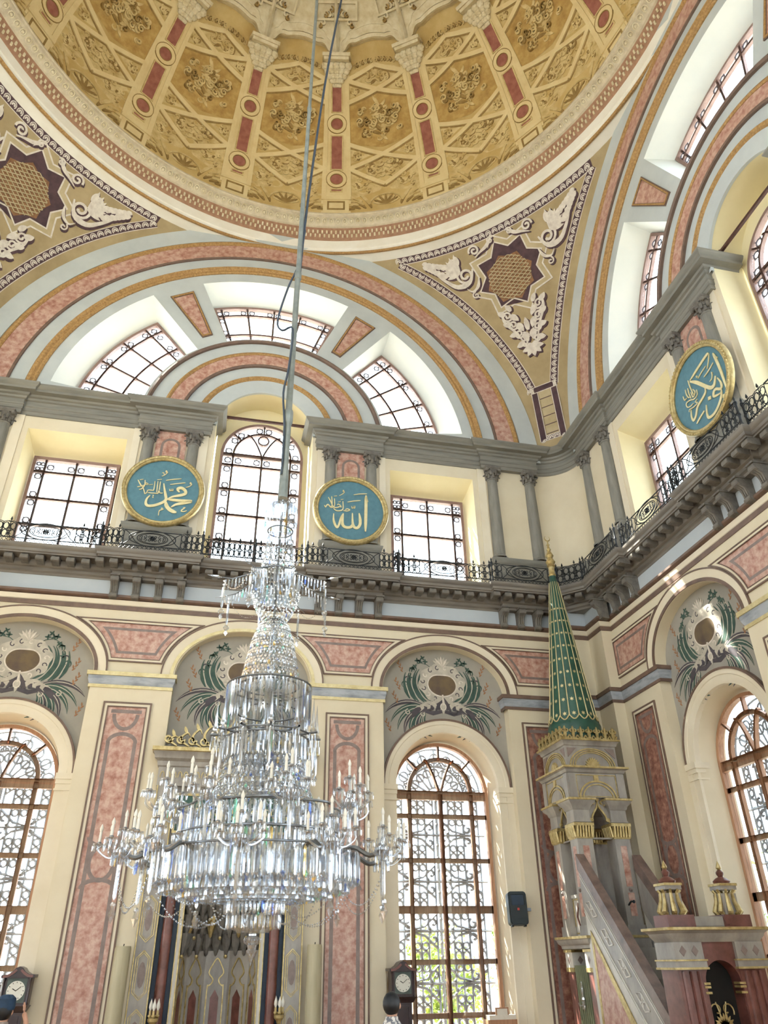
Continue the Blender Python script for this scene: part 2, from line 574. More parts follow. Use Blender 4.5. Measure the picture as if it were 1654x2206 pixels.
# ------------------------------------------------------------------ lower storey
# archivolts round the bays
b = MB()
b.archband(0, 9.6, [(-.02, .36), (-.02, -.02), (.03, -.05), (.05, -.02)], 0, pi, 40, 2.06, 1.53, mi=0)
archi = b
me_arch = MB()
me_arch.archband(0, 9.6, [(0, .02), (0, -.03), (.1, -.03), (.1, .0)], 0, pi, 40, 2.1, 1.56, mi=1)
me_arch.archband(0, 9.6, [(.1, 0), (.1, -.015), (.3, -.045), (.33, -.045), (.33, 0)], 0, pi, 40, 2.1, 1.56, mi=0)
me_arch.archband(0, 9.6, [(.33, 0), (.33, -.065), (.37, -.065), (.37, 0)], 0, pi, 40, 2.1, 1.56, mi=2)
me_arch_brown = me_arch.mesh('archivolt', ['creamlt', 'brown', 'brown'])
me_arch_gold = me_arch.mesh('archivolt', ['creamlt', 'goldpale', 'brown'])
for par, keep in WP:
    for u, g in ((-6.465, 0), (0, 1), (6.465, 0)):
        if keep(u):
            place('archivolt', me_arch_gold if g else me_arch_brown, par, loc=(u, 0, 0))

# window surrounds inside the bays
b = MB()
b.archband(0, 6.73, [(1.63, .9), (1.63, .30), (1.7, .28), (1.86, .28), (1.88, .26), (2.0, .26), (2.0, .37)], 0, pi, 40, mi=0)
b.archband(0, 6.73, [(2.0, .37), (2.0, .24), (2.06, .24), (2.06, .37)], 0, pi, 40, mi=1)
for s in (-1, 1):
    for (a, c, n) in ((1.63, 1.87, .285), (1.87, 2.12, .265)):
        b.box(min(s * a, s * c), max(s * a, s * c), n, .37, -.2, 6.73, 0)
    b.box(min(s * 1.6, s * 2.12), max(s * 1.6, s * 2.12), .22, .7, 6.58, 6.74, 2)
    b.box(min(s * 1.62, s * 2.04), max(s * 1.62, s * 2.04), .25, .7, 6.46, 6.58, 2)
    b.box(min(s * 1.61, s * 2.05), max(s * 1.61, s * 2.05), .24, .7, 6.28, 6.33, 2)
me = b.mesh('window_surround', ['creamlt', 'brown', 'creamlt'])
on_walls('window_surround', me, BAYS, WP)

# pilaster panels of pink marble with mouldings
def marble_panel(w, z0, z1, marble, name):
    b = MB()
    h = w / 2
    for (o, i, n, mi) in ((0, .045, -.05, 0), (.045, .12, -.03, 1), (.12, .15, -.045, 0)):
        b.plate(rect(-h + o, h - o, z0 + o, z1 - o), [rect(-h + i, h - i, z0 + i, z1 - i)], n, .01, mi, back=False)
    b.plate(rect(-h + .15, h - .15, z0 + .15, z1 - .15), [], -.012, .01, 2, back=False)
    # grey inlay ribbon
    q = h - .15
    f = wallmap(-.012)
    zt, zb = z1 - .15, z0 + .15
    iw = .1
    for s in (-1, 1):
        b.stroke([(s * (q - .16), zb + .1), (s * (q - .16), zt - 1.0)], iw, f, 0, .004, 3)
    b.stroke([(-q + .1, zt - .12), (q - .1, zt - .12)], .1, f, 0, .004, 3)
    b.stroke(arc(0, zt - .2, q * .62, .42, pi, 2 * pi, 14), iw, f, 0, .007, 3)
    b.stroke(arc(0, zt - 1.02, q * .72, .26, 0, pi, 14), iw, f, 0, .006, 3)
    zm = zt - (zt - zb) * .5
    b.stroke(arc(0, zm, q * .6, .42, 0, 2 * pi, 22), iw, f, 0, .006, 3)
    b.stroke(arc(0, zm - .62, q * .8, .22, 0, pi, 14), iw, f, 0, .008, 3)
    b.stroke(arc(0, zm + .62, q * .8, .22, pi, 2 * pi, 14), iw, f, 0, .01, 3)
    return b.mesh(name, ['brown', 'creamlt', marble, 'pinkgrey'])


me = marble_panel(1.35, .2, 8.72, 'pink', 'marble_panel')
on_walls('marble_panel', me, (-3.25, 3.25), WP)
me = marble_panel(1.3, .2, 8.72, 'pinkdk', 'marble_panel')
on_walls('marble_panel', me, (-9.62, 9.62), WP)

# imposts of the free pilasters: gold fillet, veined marble, gold fillet
b = MB()
P = [(-1.17, .36), (-1.17, 0), (1.17, 0), (1.17, .36)]
b.run(P, [(0, 9.13), (.03, 9.13), (.03, 9.22), (.01, 9.23)], side=-1, mi=0)
b.run(P, [(.01, 9.22), (.02, 9.24), (.06, 9.36), (.07, 9.48)], side=-1, mi=1)
b.run(P, [(.07, 9.48), (.11, 9.48), (.11, 9.6), (-.2, 9.6)], side=-1, mi=0)
b.run(P, [(-.02, -.2), (-.02, 9.13)], side=-1, mi=2)
me = b.mesh('impost', ['goldpale', 'bmarble', 'cream'])
on_walls('impost', me, (-3.25, 3.25), WP)

# spandrel panels
def spandrel(kind):
    # local: centre between two arches (kind 0) or against the corner pier (kind 1)
    b = MB()

    def outline(o):
        a, bb = 2.5 + o, 1.97 + o      # ellipse of the arch outer line
        cx = 3.25
        zt, zb = 11.27 - o, 9.93 + o
        def xl(z):
            t = max(-1, min(1, (z - 9.6) / bb))
            return -cx + a * sqrt(max(0, 1 - t * t))
        L = []
        N = 12
        for i in range(N + 1):
            z = zb + (zt - zb) * i / N
            L.append((xl(z), z))
        if kind == 0:
            R = [(-x, z) for x, z in L]
        else:
            R = [(1.05 - o * .8, z) for x, z in L]
        return L, R
    def ring(o0, o1, n, mi):
        L0, R0 = outline(o0)
        L1, R1 = outline(o1)
        A = L0 + R0[::-1]
        B_ = L1 + R1[::-1]
        b.skin([[(x, .005, z) for x, z in A], [(x, n, z) for x, z in A], [(x, n, z) for x, z in B_], [(x, .005, z) for x, z in B_]], close_v=True, mi=mi)
    ring(0, .035, -.05, 0)
    ring(.035, .1, -.03, 1)
    ring(.1, .12, -.045, 0)
    L, R = outline(.12)
    b.plate(L + R[::-1], [], -.01, .005, 2, back=False)
    L, R = outline(.26)
    L2, R2 = outline(.34)
    A, B_ = L + R[::-1], L2 + R2[::-1]
    b.skin([[(x, -.014, z) for x, z in A], [(x, -.014, z) for x, z in B_]], close_v=True, mi=3)
    return b.mesh('spandrel_panel', ['brown', 'creamlt', 'pink', 'pinkgrey'])


me = spandrel(0)
on_walls('spandrel_panel', me, (-3.25, 3.25), WP)
me = spandrel(1)
for par, keep in WP:
    if par is wall_back:
        place('spandrel_panel', me, par, loc=(9.715, 0, 0))
        place('spandrel_panel', me, par, loc=(-9.715, 0, 0), scale=(-1, 1, 1))
    else:
        place('spandrel_panel', me, par, loc=(-9.715, 0, 0), scale=(-1, 1, 1))

# mouldings running round the corner (world plan coordinates)
CORN = [(8.47, .36), (8.47, 0), (10.68, 0), (10.68, -.383), (11.617, -.383), (11.617, -1.32), (12, -1.32), (12, -3.53), (12.36, -3.53)]
b = MB()
b.run(CORN, [(0, 9.13), (.03, 9.13), (.03, 9.22), (.01, 9.23)], side=-1, mi=0)
b.run(CORN, [(.01, 9.22), (.02, 9.24), (.07, 9.36), (.08, 9.48)], side=-1, mi=1)
b.run(CORN, [(.08, 9.48), (.12, 9.48), (.12, 9.6), (-.2, 9.6)], side=-1, mi=0)
t1 = b.obj('trim_1', ['brown', 'bmarble', 'brown'], kind='structure', label='veined blue marble string course with brown fillets round the right corner pier')
place('trim_5', t1.data, M=M_LEFT, kind='structure', label='veined blue marble string course round the left corner pier')
FR = [(-12, -6), (-12, -1.32), (-11.617, -1.32), (-11.617, -.383), (-10.68, -.383), (-10.68, 0), (10.68, 0), (10.68, -.383), (11.617, -.383), (11.617, -1.32), (12, -1.32), (12, -24)]
b = MB()
b.run(FR, [(0, 11.9), (.05, 11.92), (.12, 11.98), (.12, 12.05), (-.05, 12.08)], side=-1, mi=0)
b.run(FR, [(0, 11.58), (.025, 11.58), (.035, 11.72), (0, 11.74)], side=-1, mi=1)
b.run(FR, [(0, 11.74), (.02, 11.76), (.05, 11.9)], side=-1, mi=2)
b.obj('trim_2', ['brown', 'brown', 'creamlt'], kind='structure', label='brown and cream frieze mouldings under the pale blue band')

# ------------------------------------------------------------------ painted cartouches in the lunettes
def leafpoly(x, z, ang, L, Wd, curl=0.0, n=6):
    """pointed leaf centreline + widths"""
    pts, ws = [], []
    a = ang
    for i in range(n + 1):
        t = i / n
        pts.append((x, z))
        ws.append(max(.004, Wd * sin(pi * min(1, .12 + t * .88)) ** .8))
        x += cos(a) * L / n
        z += sin(a) * L / n
        a += curl / n
    return pts, ws


def cartouche():
    b = MB()
    f = wallmap(.355)
    # 0 green 1 pale 2 dark 3 centre 4 orange
    for s in (-1, 1):
        X = lambda x: s * x
        # big green feathers hugging the frame
        for k in range(9):
            r = .78 + k * .06
            a0, a1 = radians(-62 + k * 4), radians(40 - k * 3)
            pts = [(X(r * 1.02 * cos(a)), 9.98 + r * .88 * sin(a)) for a in [a0 + (a1 - a0) * i / 14 for i in range(15)]]
            b.stroke(pts, taper(15, .125 if k % 3 != 1 else .05), f, 0, .003 + k * .0004, 1 if k % 3 == 1 else 0)
        for k in range(4):
            cx, cz = .98 + k * .09, 10.38 - k * .16
            pts = [(X(x), z) for x, z in spiral(cx, cz, .13, .04, radians(-60), radians(250), 12)]
            b.stroke(pts, taper(13, .045), f, 0, .006, (0, 1, 2, 0)[k])
        # palm fronds curving down at each side
        for k in range(9):
            L = 1.35 - k * .07
            pts, ws = leafpoly(.62, 9.18 - k * .03, radians(26 - k * 11), L * 1.08, .07, curl=-1.45 - .1 * k, n=9)
            b.stroke([(X(p[0]), p[1]) for p in pts], [w * 2.1 for w in ws], f, 0, .0034 + k * .0003, 0 if k % 3 else 2)
            b.stroke([(X(p[0]), p[1] + .012) for p in pts], [w * .35 for w in ws], f, 0, .0075 + k * .0003, 1)
        for k in range(3):
            pts = [(X(x), z) for x, z in spiral(1.18 - k * .25, 8.98 - k * .02, .1, .03, radians(90), radians(-260), 12)]
            b.stroke(pts, .035, f, 0, .007, 2 if k % 2 else 1)
        # acanthus at the foot
        for k in range(7):
            pts, ws = leafpoly(.1 + k * .11, 9.12 + (k % 2) * .05, radians(50 - k * 13), .46, .2, curl=-.9)
            b.stroke([(X(p[0]), p[1]) for p in pts], ws, f, 0, .008 + k * .0004, 1 if k % 2 else 2)
        b.stroke([(X(.05), 9.05), (X(.35), 8.98), (X(.7), 9.06), (X(1.0), 8.9)], [.1, .14, .1, .03], f, 0, .0075, 2)
        # ivy at the top
        for k in range(7):
            x0, z0 = .55 + .09 * k, 10.72 - .07 * (k - 1) ** 2 * .35 + (k % 2) * .1
            for q in range(4):
                pts, ws = leafpoly(x0, z0, q * 1.57 + k, .1, .05, n=4)
                b.stroke([(X(p[0]), p[1]) for p in pts], ws, f, 0, .006, 0)
        b.stroke([(X(.3), 10.45), (X(.5), 10.6), (X(.75), 10.65), (X(1.0), 10.5)], .018, f, 0, .005, 0)
        # orange sprigs
        for (x0, z0) in ((1.32, 10.3), (1.42, 9.7), (1.5, 9.25), (1.75, 8.35)):
            for q in range(6):
                pts, ws = leafpoly(x0 + .03 * q, z0 + .06 * q, radians(40 + 60 * (q % 2)), .12, .045, n=4)
                b.stroke([(X(p[0]), p[1]) for p in pts], ws, f, 0, .005, 4)
    # pale shell-work frame
    N = 40
    outer, inner = [], []
    for i in range(N):
        a = 2 * pi * i / N
        wob = 1 + .05 * sin(a * 8)
        outer.append((.8 * wob * cos(a), 9.98 + .66 * wob * sin(a)))
        inner.append((.47 * cos(a), 9.93 + .37 * sin(a) - .05 * max(0, sin(a)) ** 8))
    b.plate(outer, [inner], .355 - .009, .355, 1, back=False)
    b.plate(inner, [], .355 - .006, .355, 3, back=False)
    b.stroke([(p[0] * 1.04, 9.93 + (p[1] - 9.93) * 1.04) for p in inner + inner[:1]], .04, f, 0, .012, 5)
    for k in range(14):
        a = radians(-60 + k * 300 / 13 + 0)
        a = radians(-65) + radians(310) * k / 13
        cx, cz = .64 * cos(a), 9.97 + .53 * sin(a)
        b.stroke(spiral(cx, cz, .09, .02, a, a + 4.4, 10), .03, f, 0, .012, 2 if k % 3 else 5)
    # shell crest and foot mask
    for k in range(7):
        pts, ws = leafpoly(0, 10.55, radians(35 + k * 18.3), .36, .085)
        b.stroke(pts, ws, f, 0, .013 + .0006 * k, 5 if k % 2 else 1)
    for k in range(5):
        pts, ws = leafpoly(0, 9.5, radians(-30 - k * 30), .55, .13)
        b.stroke(pts, ws, f, 0, .0165 + .0006 * k, 2 if k % 2 else 1)
    b.stroke(arc(0, 9.2, .09, .11, 0, 2 * pi, 14), .035, f, 0, .021, 5)
    b.stroke([(0, 9.6), (0, 9.25)], .05, f, 0, .0205, 5)
    return b.mesh('painted_cartouche', ['cartg', 'cartw', 'cartk', 'cartc', 'carto', 'ornw'])


me = cartouche()
on_walls('painted_cartouche', me, (-6.465, 0, 6.465), WP)

# ------------------------------------------------------------------ upper storey: great arch bands
b = MB()
b.archband(0, ZS, [(10.24, .1), (10.26, .02), (10.98, -.04), (11.06, .1)], 0, pi, 72)
for par in (wall_back, wall_right):
    b.obj('arch_outer_band', 'arch', par)
    break
BANDS = []


def band(name, prof, mats, seg=72):
    me = MB().archband(0, ZS, prof, 0, pi, seg).mesh(name, mats)
    BANDS.append((name, me))


BANDS.append(('arch_outer_band', b.mesh('arch_outer_band', 'arch')))
bpy.data.objects.remove(bpy.data.objects['arch_outer_band'])
band('pink_arch_band', [(9.3, .1), (9.3, .05), (10.06, .05), (10.06, .1)], 'pink')
band('gilded_arch_roll', [(10.03, .1), (10.03, .03), (10.07, -.02), (10.15, -.04), (10.22, 0), (10.24, .1)], 'ochre')
band('gilded_arch_fillet', [(9.23, .1), (9.23, .03), (9.27, .01), (9.32, .03), (9.32, .1)], 'brown')
band('gilded_arch_roll', [(8.33, .1), (8.33, .05), (8.38, .0), (8.46, .02), (8.52, -.04), (8.62, -.06), (8.68, .02), (8.7, .1)], 'ochre')
band('pink_arch_band', [(3.2, .1), (3.2, .02), (3.74, .02), (3.74, .1)], 'pink', 48)
band('gilded_arch_roll', [(3.7, .1), (3.7, .0), (3.76, -.04), (3.84, .0), (3.86, .1)], 'ochre', 48)
band('gilded_arch_fillet', [(3.12, .1), (3.12, .0), (3.17, -.02), (3.22, .0), (3.22, .1)], 'brown', 48)
band('gilded_arch_roll', [(2.4, .1), (2.4, .02), (2.46, -.04), (2.56, -.05), (2.62, .02), (2.64, .1)], 'ochre', 48)
band('gilded_arch_fillet', [(4.36, .1), (4.36, .0), (4.42, -.05), (4.5, .0), (4.52, .1)], 'brown', 48)
band('small_arch_band', [(1.78, .1), (1.78, .0), (2.38, .0), (2.4, .1)], 'arch', 48)
for nm, me in BANDS:
    place(nm, me, wall_back)
    place(nm, me, wall_right)

# pink wedge panels between the lunette windows
def wedge():
    b = MB()
    def quad(o):
        c, s = [], []
        r0, r1 = 5.05 + o, 7.5 - o
        h0, h1 = .22 - o * .8, .5 - o * .8
        return [(-h0, r0), (h0, r0), (h1, r1), (-h1, r1)]
    for o0, o1, n, mi in ((0, .04, .05, 0), (.04, .1, .03, 1), (.1, .13, .06, 0)):
        b.plate(quad(o0), [quad(o1)], n, .105, mi, back=False)
    b.plate(quad(.13), [], .075, .105, 2, back=False)
    return b.mesh('pink_wedge_panel', ['brown', 'ochre', 'pink'])


me = wedge()
for par in (wall_back, wall_right):
    for a in (59.3, 120.7):
        place('pink_wedge_panel', me, par, M=Matrix.Translation((0, 0, ZS)) @ Matrix.Rotation(-radians(a - 90), 4, 'Y'))

# ================================================================== DOME
DR, DZ = 12.3, 31.2


def dm(az, phi, h=0.0):
    a, p = radians(az), radians(phi)
    r = DR - h
    return (r * cos(p) * sin(a), r * cos(p) * cos(a), DZ + r * sin(p))


DM = 0.2147                    # metres per degree on the dome


def dmap(x, y, h):             # local cell metres (x at phi 25) and metres along the meridian
    return dm(x / 1.615 * 8.3, y / DM, h)


def rmap(x, y, h):             # rib: metres across
    ph = y / DM
    return dm(x / (DM * cos(radians(ph))), ph, h)


b = MB()
prof = []
b.skin([[dm(az, -6 + 96 * k / 40 if k < 40 else 89.9) for k in range(41)] for az in range(0, 360, 5)], close_u=True)
ceiling = b.obj('ceiling', 'dome', loc=(0, -W, 0), kind='structure', label='ochre painted dome with ribs and strapwork panels')

# cornice ring
b = MB()
b.lathe([(12.7, 29.42), (12.06, 29.5), (12.06, 29.62), (12.0, 29.64), (11.98, 30.1)], (0, 0, 0), 128, mi=0)
b.lathe([(11.98, 30.1), (11.95, 30.14), (11.78, 30.72)], (0, 0, 0), 128, mi=1)
b.lathe([(11.78, 30.72), (11.7, 30.74), (11.6, 30.86), (11.52, 31.0), (11.42, 31.02), (11.4, 31.14)], (0, 0, 0), 128, mi=2)
b.lathe([(11.4, 31.14), (11.36, 31.16), (11.36, 31.24), (11.5, 31.3), (12.7, 31.32)], (0, 0, 0), 128, mi=2)
b.lathe([(12.03, 29.44), (12.1, 29.40), (12.2, 29.44), (12.22, 29.5)], (0, 0, 0), 128, mi=3)
b.obj('dome_cornice', ['ringwhite', 'dentil', 'egg', 'ochre'], ceiling)
b = MB()
N = 360
for k in range(N):
    a = 2 * pi * k / N
    if not (-1.75 < atan2(sin(a), cos(a)) < 2.2):
        continue
    ca, sa = sin(a), cos(a)
    for (t, da) in ((.3, 0), (.62, .5)):
        r = 11.95 + (11.78 - 11.95) * t - .02
        z = 30.14 + (30.72 - 30.14) * t
        aa = a + da * 2 * pi / N
        M = Matrix.Rotation(-aa, 4, 'Z') @ Matrix.Translation((0, r, z))
        bb = MB().box(-.035, .035, -.03, .02, -.09, .09)
        b.merge(bb, M)
b.obj('dentil_course', 'stucco', ceiling, kind='stuff')
b = MB()
N = 240
for k in range(N):
    a = 2 * pi * k / N
    if not (-1.75 < atan2(sin(a), cos(a)) < 2.2):
        continue
    M = Matrix.Rotation(-a, 4, 'Z') @ Matrix.Translation((0, 11.55, 30.9)) @ Matrix.Rotation(.9, 4, 'X')
    bb = MB().tube([(.1 * cos(t), 0, .13 * sin(t)) for t in [2 * pi * i / 8 for i in range(8)]], .022, 4, closed=True)
    bb.sphere((0, 0, 0), .06, 6, 4)
    b.merge(bb, M)
b.obj('egg_and_dart_course', 'stucco', ceiling, kind='stuff')

# rib pieces
b = MB()
rib_y = [(5 + 1.3 * i) * DM for i in range(31)]
for x0, x1, h in ((-.6, -.5, .05), (-.5, .5, .03), (.5, .6, .05)):
    b.skin([[rmap(x0, y, 0), rmap(x0, y, h), rmap(x1, y, h), rmap(x1, y, 0)] for y in rib_y])
me_rib = b.mesh('dome_rib', 'strap')
b = MB()
for x0, x1, y0, y1, h in ((-.62, .62, 5.2, 9.3, .09), (-.7, .7, 9.0, 9.9, .14), (-.7, .7, 5.0, 5.6, .12)):
    b.plate(rect(x0, x1, y0 * DM, y1 * DM), [], h, 0, 0, back=False, mapf=rmap)
b.plate(rect(-.42, .42, 6.1 * DM, 8.6 * DM), [rect(-.34, .34, 6.5 * DM, 8.2 * DM)], .12, .09, 1, back=False, mapf=rmap)
me_ped = b.mesh('rib_pedestal', ['strap', 'domedk'])


def red_panel(y0, y1, w, name):
    b = MB()
    b.plate(rect(-w, w, y0 * DM, y1 * DM), [], .045, .03, 0, back=False, mapf=rmap)
    b.plate(rect(-w - .06, w + .06, y0 * DM - .05, y1 * DM + .05), [rect(-w, w, y0 * DM, y1 * DM)], .07, .03, 1, back=False, mapf=rmap)
    return b.mesh(name, ['red', 'domerel'])


me_p1 = red_panel(17.7, 25.9, .25, 'red_panel')
me_p2 = red_panel(31.6, 37.2, .22, 'red_panel')
me_bar = red_panel(11.75, 12.2, .24, 'red_bar')


def disc(y, r):
    b = MB()
    yy = y * DM
    b.plate([(r * cos(a), yy + r * sin(a)) for a in [2 * pi * i / 20 for i in range(20)]], [], .05, .03, 0, back=False, mapf=rmap)
    ri = lambda q: [(q * cos(a), yy + q * sin(a)) for a in [2 * pi * i / 20 for i in range(20)]]
    b.plate(ri(r + .03), [ri(r)], .08, .03, 2, back=False, mapf=rmap)
    b.plate(ri(r + .22), [ri(r + .19)], .075, .03, 2, back=False, mapf=rmap)
    b.plate(ri(r + .19), [ri(r + .03)], .065, .03, 1, back=False, mapf=rmap)
    return b.mesh('red_disc', ['red', 'strap', 'domedk'])


me_d1, me_d2 = disc(15.0, .29), disc(28.8, .27)
# muqarnas-like capital at the rib head
b = MB()
for k, (ph, w, h) in enumerate(((37.4, .14, .16), (38.3, .24, .3), (39.2, .36, .44), (40.2, .46, .56), (41.2, .56, .68))):
    for j in range(5):
        a = (j - 2) / 2
        x = a * w
        hh = h * (1 - .28 * a * a)
        p = rmap(x, ph * DM, hh * .5)
        b.sphere(p, .1 + .05 * k * .5, 7, 5)
for ph, w, h in ((42.0, .62, .74), (42.6, .7, .84)):
    y = ph * DM
    b.plate(rect(-w, w, y - .06, y + .1), [], h, 0, 0, mapf=rmap)
me_cap = b.mesh('rib_capital', 'stucco')

# bay: recessed painted panels, straps, relief
YC = lambda p: p * DM
XE = 1.615
b = MB()
b.plate([(-.95, YC(33.2)), (-1.22, YC(32.0)), (-1.22, YC(24.4)), (0, YC(22.6))][::-1] + [], [], .01, 0, 0, back=False, mapf=dmap) if False else None


def bay_panel(poly, mi, h=.012):
    b.gridfill(poly, dmap, h, mi, 12, 8)


bay_panel([(-XE, YC(24)), (0, YC(22.6)), (XE, YC(24)), (XE, YC(33)), (0, YC(35.2)), (-XE, YC(33))], 0)
bay_panel([(-XE, YC(18.6)), (0, YC(13.4)), (XE, YC(18.6)), (0, YC(21.5))], 1)
bay_panel([(-XE, YC(39)), (0, YC(36.9)), (XE, YC(39)), (XE * .6, YC(40.6)), (0, YC(41.2)), (-XE * .6, YC(40.6))], 1)
for s in (-1, 1):
    bay_panel([(s * XE, YC(19)), (s * XE, YC(22.8)), (s * .12, YC(21.9))], 1)
    bay_panel([(s * XE, YC(34.6)), (s * XE, YC(37.8)), (s * .12, YC(36.4))], 1)
    bay_panel([(s * XE, YC(17.2)), (s * XE, YC(9.5)), (s * .2, YC(11.5)), (s * .05, YC(13))], 1)
me_bay = b.mesh('dome_bay', ['domepan', 'domerel'])

STR = []


def strap(p, q, w=.2):
    pts = [(p[0] + (q[0] - p[0]) * i / 8, YC(p[1] + (q[1] - p[1]) * i / 8)) for i in range(9)]
    bb = MB().stroke(pts, w, dmap, 0, .075, 0)
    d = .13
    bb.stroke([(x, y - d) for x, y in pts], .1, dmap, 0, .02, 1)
    STR.append(bb.mesh('strap', ['strap', 'domedk']))


strap((-XE, 38.5), (XE, 33.6))
strap((-XE, 33.6), (XE, 38.5))
strap((-XE, 23.9), (XE, 17.7))
strap((-XE, 17.7), (XE, 23.9))
strap((-XE, 38.6), (0, 41.3))
strap((XE, 38.6), (0, 41.3))
strap((-XE, 17.8), (0, 12.9))
strap((XE, 17.8), (0, 12.9))
for s in (-1, 1):
    pts = [(s * (XE + .02), YC(8 + i * 33 / 14)) for i in range(15)]
    STR.append(MB().stroke(pts, .2, dmap, 0, .07, 0).mesh('strap', 'strap'))


def relief(cx, y, rx, ry, seed, n=16):
    r = random.Random(seed)
    bb = MB()
    for s in (-1, 1):
        for k in range(n):
            x = r.uniform(.05, rx)
            yy = y + r.uniform(-ry, ry) * (1 - .4 * x / rx)
            rad = r.uniform(.09, .22) if rx > .5 else r.uniform(.07, .13)
            pts = [(cx + s * px, py) for px, py in spiral(x, yy, rad, .03, r.uniform(0, 6), r.uniform(7, 11), 12)]
            bb.stroke(pts, taper(13, .1), dmap, .0, .04 + .004 * k, 1 if k % 4 == 0 else 0)
        for k in range(n // 2):
            pts, ws = leafpoly(cx, y + r.uniform(-ry, ry), radians(90 - r.uniform(20, 150)), min(.5, rx * .7) * r.uniform(.7, 1.2), .14, curl=r.uniform(-1, 1))
            bb.stroke([(cx + s * (px - cx), py) for px, py in pts], ws, dmap, 0, .03 + .003 * k, 1 if k % 3 == 0 else 0)
    return bb.mesh('fresco_relief', ['domerel', 'domedk'])


REL = [relief(0, YC(29), 1.05, .95, 3, 30), relief(0, YC(17.4), .75, .42, 5, 12), relief(0, YC(38.9), .6, .22, 6, 8)]
for q_ in (-1, 1):
    REL.append(relief(q_ * 1.25, YC(21), .22, .2, 8, 4))
    REL.append(relief(q_ * 1.25, YC(36.2), .2, .16, 9, 3))
    REL.append(relief(q_ * 1.0, YC(13), .4, .45, 10, 6))
# shell and foliage at the foot of each bay
bb = MB()
for k in range(11):
    pts, ws = leafpoly(0, YC(7.2), radians(18 + k * 14.4), .62, .13)
    bb.stroke(pts, ws, dmap, 0, .05 + .006 * (k % 2), k % 2)
bb.stroke(arc(0, YC(7.4), .72, .6, .1, pi - .1, 18), .07, dmap, 0, .06, 0)
for s in (-1, 1):
    for k in range(12):
        pts, ws = leafpoly(s * (.65 + .08 * k), YC(6.6 + (k % 3)), radians(90 - s * (10 + k * 7)), .55 - .02 * k, .13, curl=-s * .8)
        bb.stroke(pts, ws, dmap, 0, .045 + .004 * (k % 3), k % 3 == 0 and 1 or 0)
REL.append(bb.mesh('fresco_relief', ['domerel', 'domedk']))
# garland under the lobed arch
bb = MB()
for s in (-1, 1):
    for k in range(7):
        pts = spiral(s * (.12 + k * .17), YC(42.2 - .012 * k * k * 2.2), .12, .02, pi / 2, pi / 2 - s * 6, 12)
        bb.stroke(pts, taper(13, .06), dmap, 0, .09, k % 2)
REL.append(bb.mesh('fresco_relief', ['domerel', 'domedk']))

# stucco arcade above: lobed arch with a projecting surface
lob = []
cusp = [(-2.02, 41.4), (-1.72, 43.9), (-1.0, 45.5), (1.0, 45.5), (1.72, 43.9), (2.02, 41.4)]
lobe = []
for (xa, pa), (xb, pb) in zip(cusp, cusp[1:]):
    ya, yb = YC(pa), YC(pb)
    dx, dy = xb - xa, yb - ya
    l = hypot(dx, dy)
    for t in [k / 8 for k in range(8)]:
        o = .15 * sin(pi * t)
        lobe.append((xa + dx * t - dy / l * o, ya + dy * t + dx / l * o))
lobe.append((cusp[-1][0], YC(cusp[-1][1])))
CW = 11.25 / 8.3 * 1.615
b = MB()
up = [(CW - 2 * CW * i / 6, YC(64)) for i in range(7)]
# grid from lobe upward
rows = []
for i, (x, y) in enumerate(lobe):
    t = i / (len(lobe) - 1)
    xt = -CW + 2 * CW * t
    col = [dmap(x, y, 0)] + [dmap(x + (xt - x) * min(1, j / 4), y + (YC(64) - y) * j / 8, .4) for j in range(9)]
    rows.append(col)
b.skin(rows)
for s in (-1, 1):
    b.add([dmap(s * 2.02, YC(41.4), .4), dmap(s * CW, YC(41.4), .4), dmap(s * CW, YC(64), .4), dmap(s * 2.02, YC(46), .4)], [(0, 1, 2, 3)])
    b.add([dmap(s * 2.02, YC(41.4), .4), dmap(s * CW, YC(41.4), .4), dmap(s * CW, YC(41.4), 0), dmap(s * 2.02, YC(41.4), 0)], [(0, 1, 2, 3)])
b.stroke([(x, y + .09) for x, y in lobe], .16, dmap, .38, .52, 0)
b.stroke([(x * .97, y + .28) for x, y in lobe], .13, dmap, .38, .47, 0)
b.stroke([(x * .94, y + .62) for x, y in lobe], .06, dmap, .38, .44, 0)
me_arcade = b.mesh('dome_arcade', 'stucco')
# frieze panel with garland centred above each rib
b = MB()
b.plate(rect(-1.05, 1.05, YC(49.8), YC(53.6)), [rect(-.95, .95, YC(50.3), YC(53.2))], .56, .4, 0, back=False, mapf=rmap)
for s in (-1, 1):
    for k in range(6):
        b.stroke(spiral(s * (.1 + .14 * k), YC(51.8) - .03 * k * k + (.12 if k % 2 else 0), .17 - .012 * k, .02, pi / 2, pi / 2 + s * 6.5, 14), taper(15, .1), lambda x, y, h: rmap(x, y, h), .4, .54 + .01 * k, k % 2)
for k in range(7):
    b.sphere(rmap(.0 + .16 * ((k % 3) - 1) * (1 - k * .1), YC(51.2) - .15 * (k // 2), .46), .08, 7, 5, 0)
me_frz = b.mesh('garland_panel', ['stucco', 'domedk'])

for k in range(-4, 6):
    az = 22.5 * k
    R_ = (0, 0, -radians(az))
    bay = place('dome_bay', me_bay, ceiling, rot=R_)
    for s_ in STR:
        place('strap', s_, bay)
    for r_ in REL:
        place('fresco_relief', r_, bay)
    place('dome_arcade', me_arcade, ceiling, rot=R_)
for k in range(-5, 6):
    az = 22.5 * k + 11.25
    R_ = (0, 0, -radians(az))
    rib = place('dome_rib', me_rib, ceiling, rot=R_)
    for nm, me in (('rib_pedestal', me_ped), ('red_panel', me_p1), ('red_panel', me_p2), ('red_bar', me_bar), ('red_disc', me_d1), ('red_disc', me_d2), ('rib_capital', me_cap), ('garland_panel', me_frz)):
        place(nm, me, rib)

# ================================================================== PENDENTIVES
RHO = 16.28


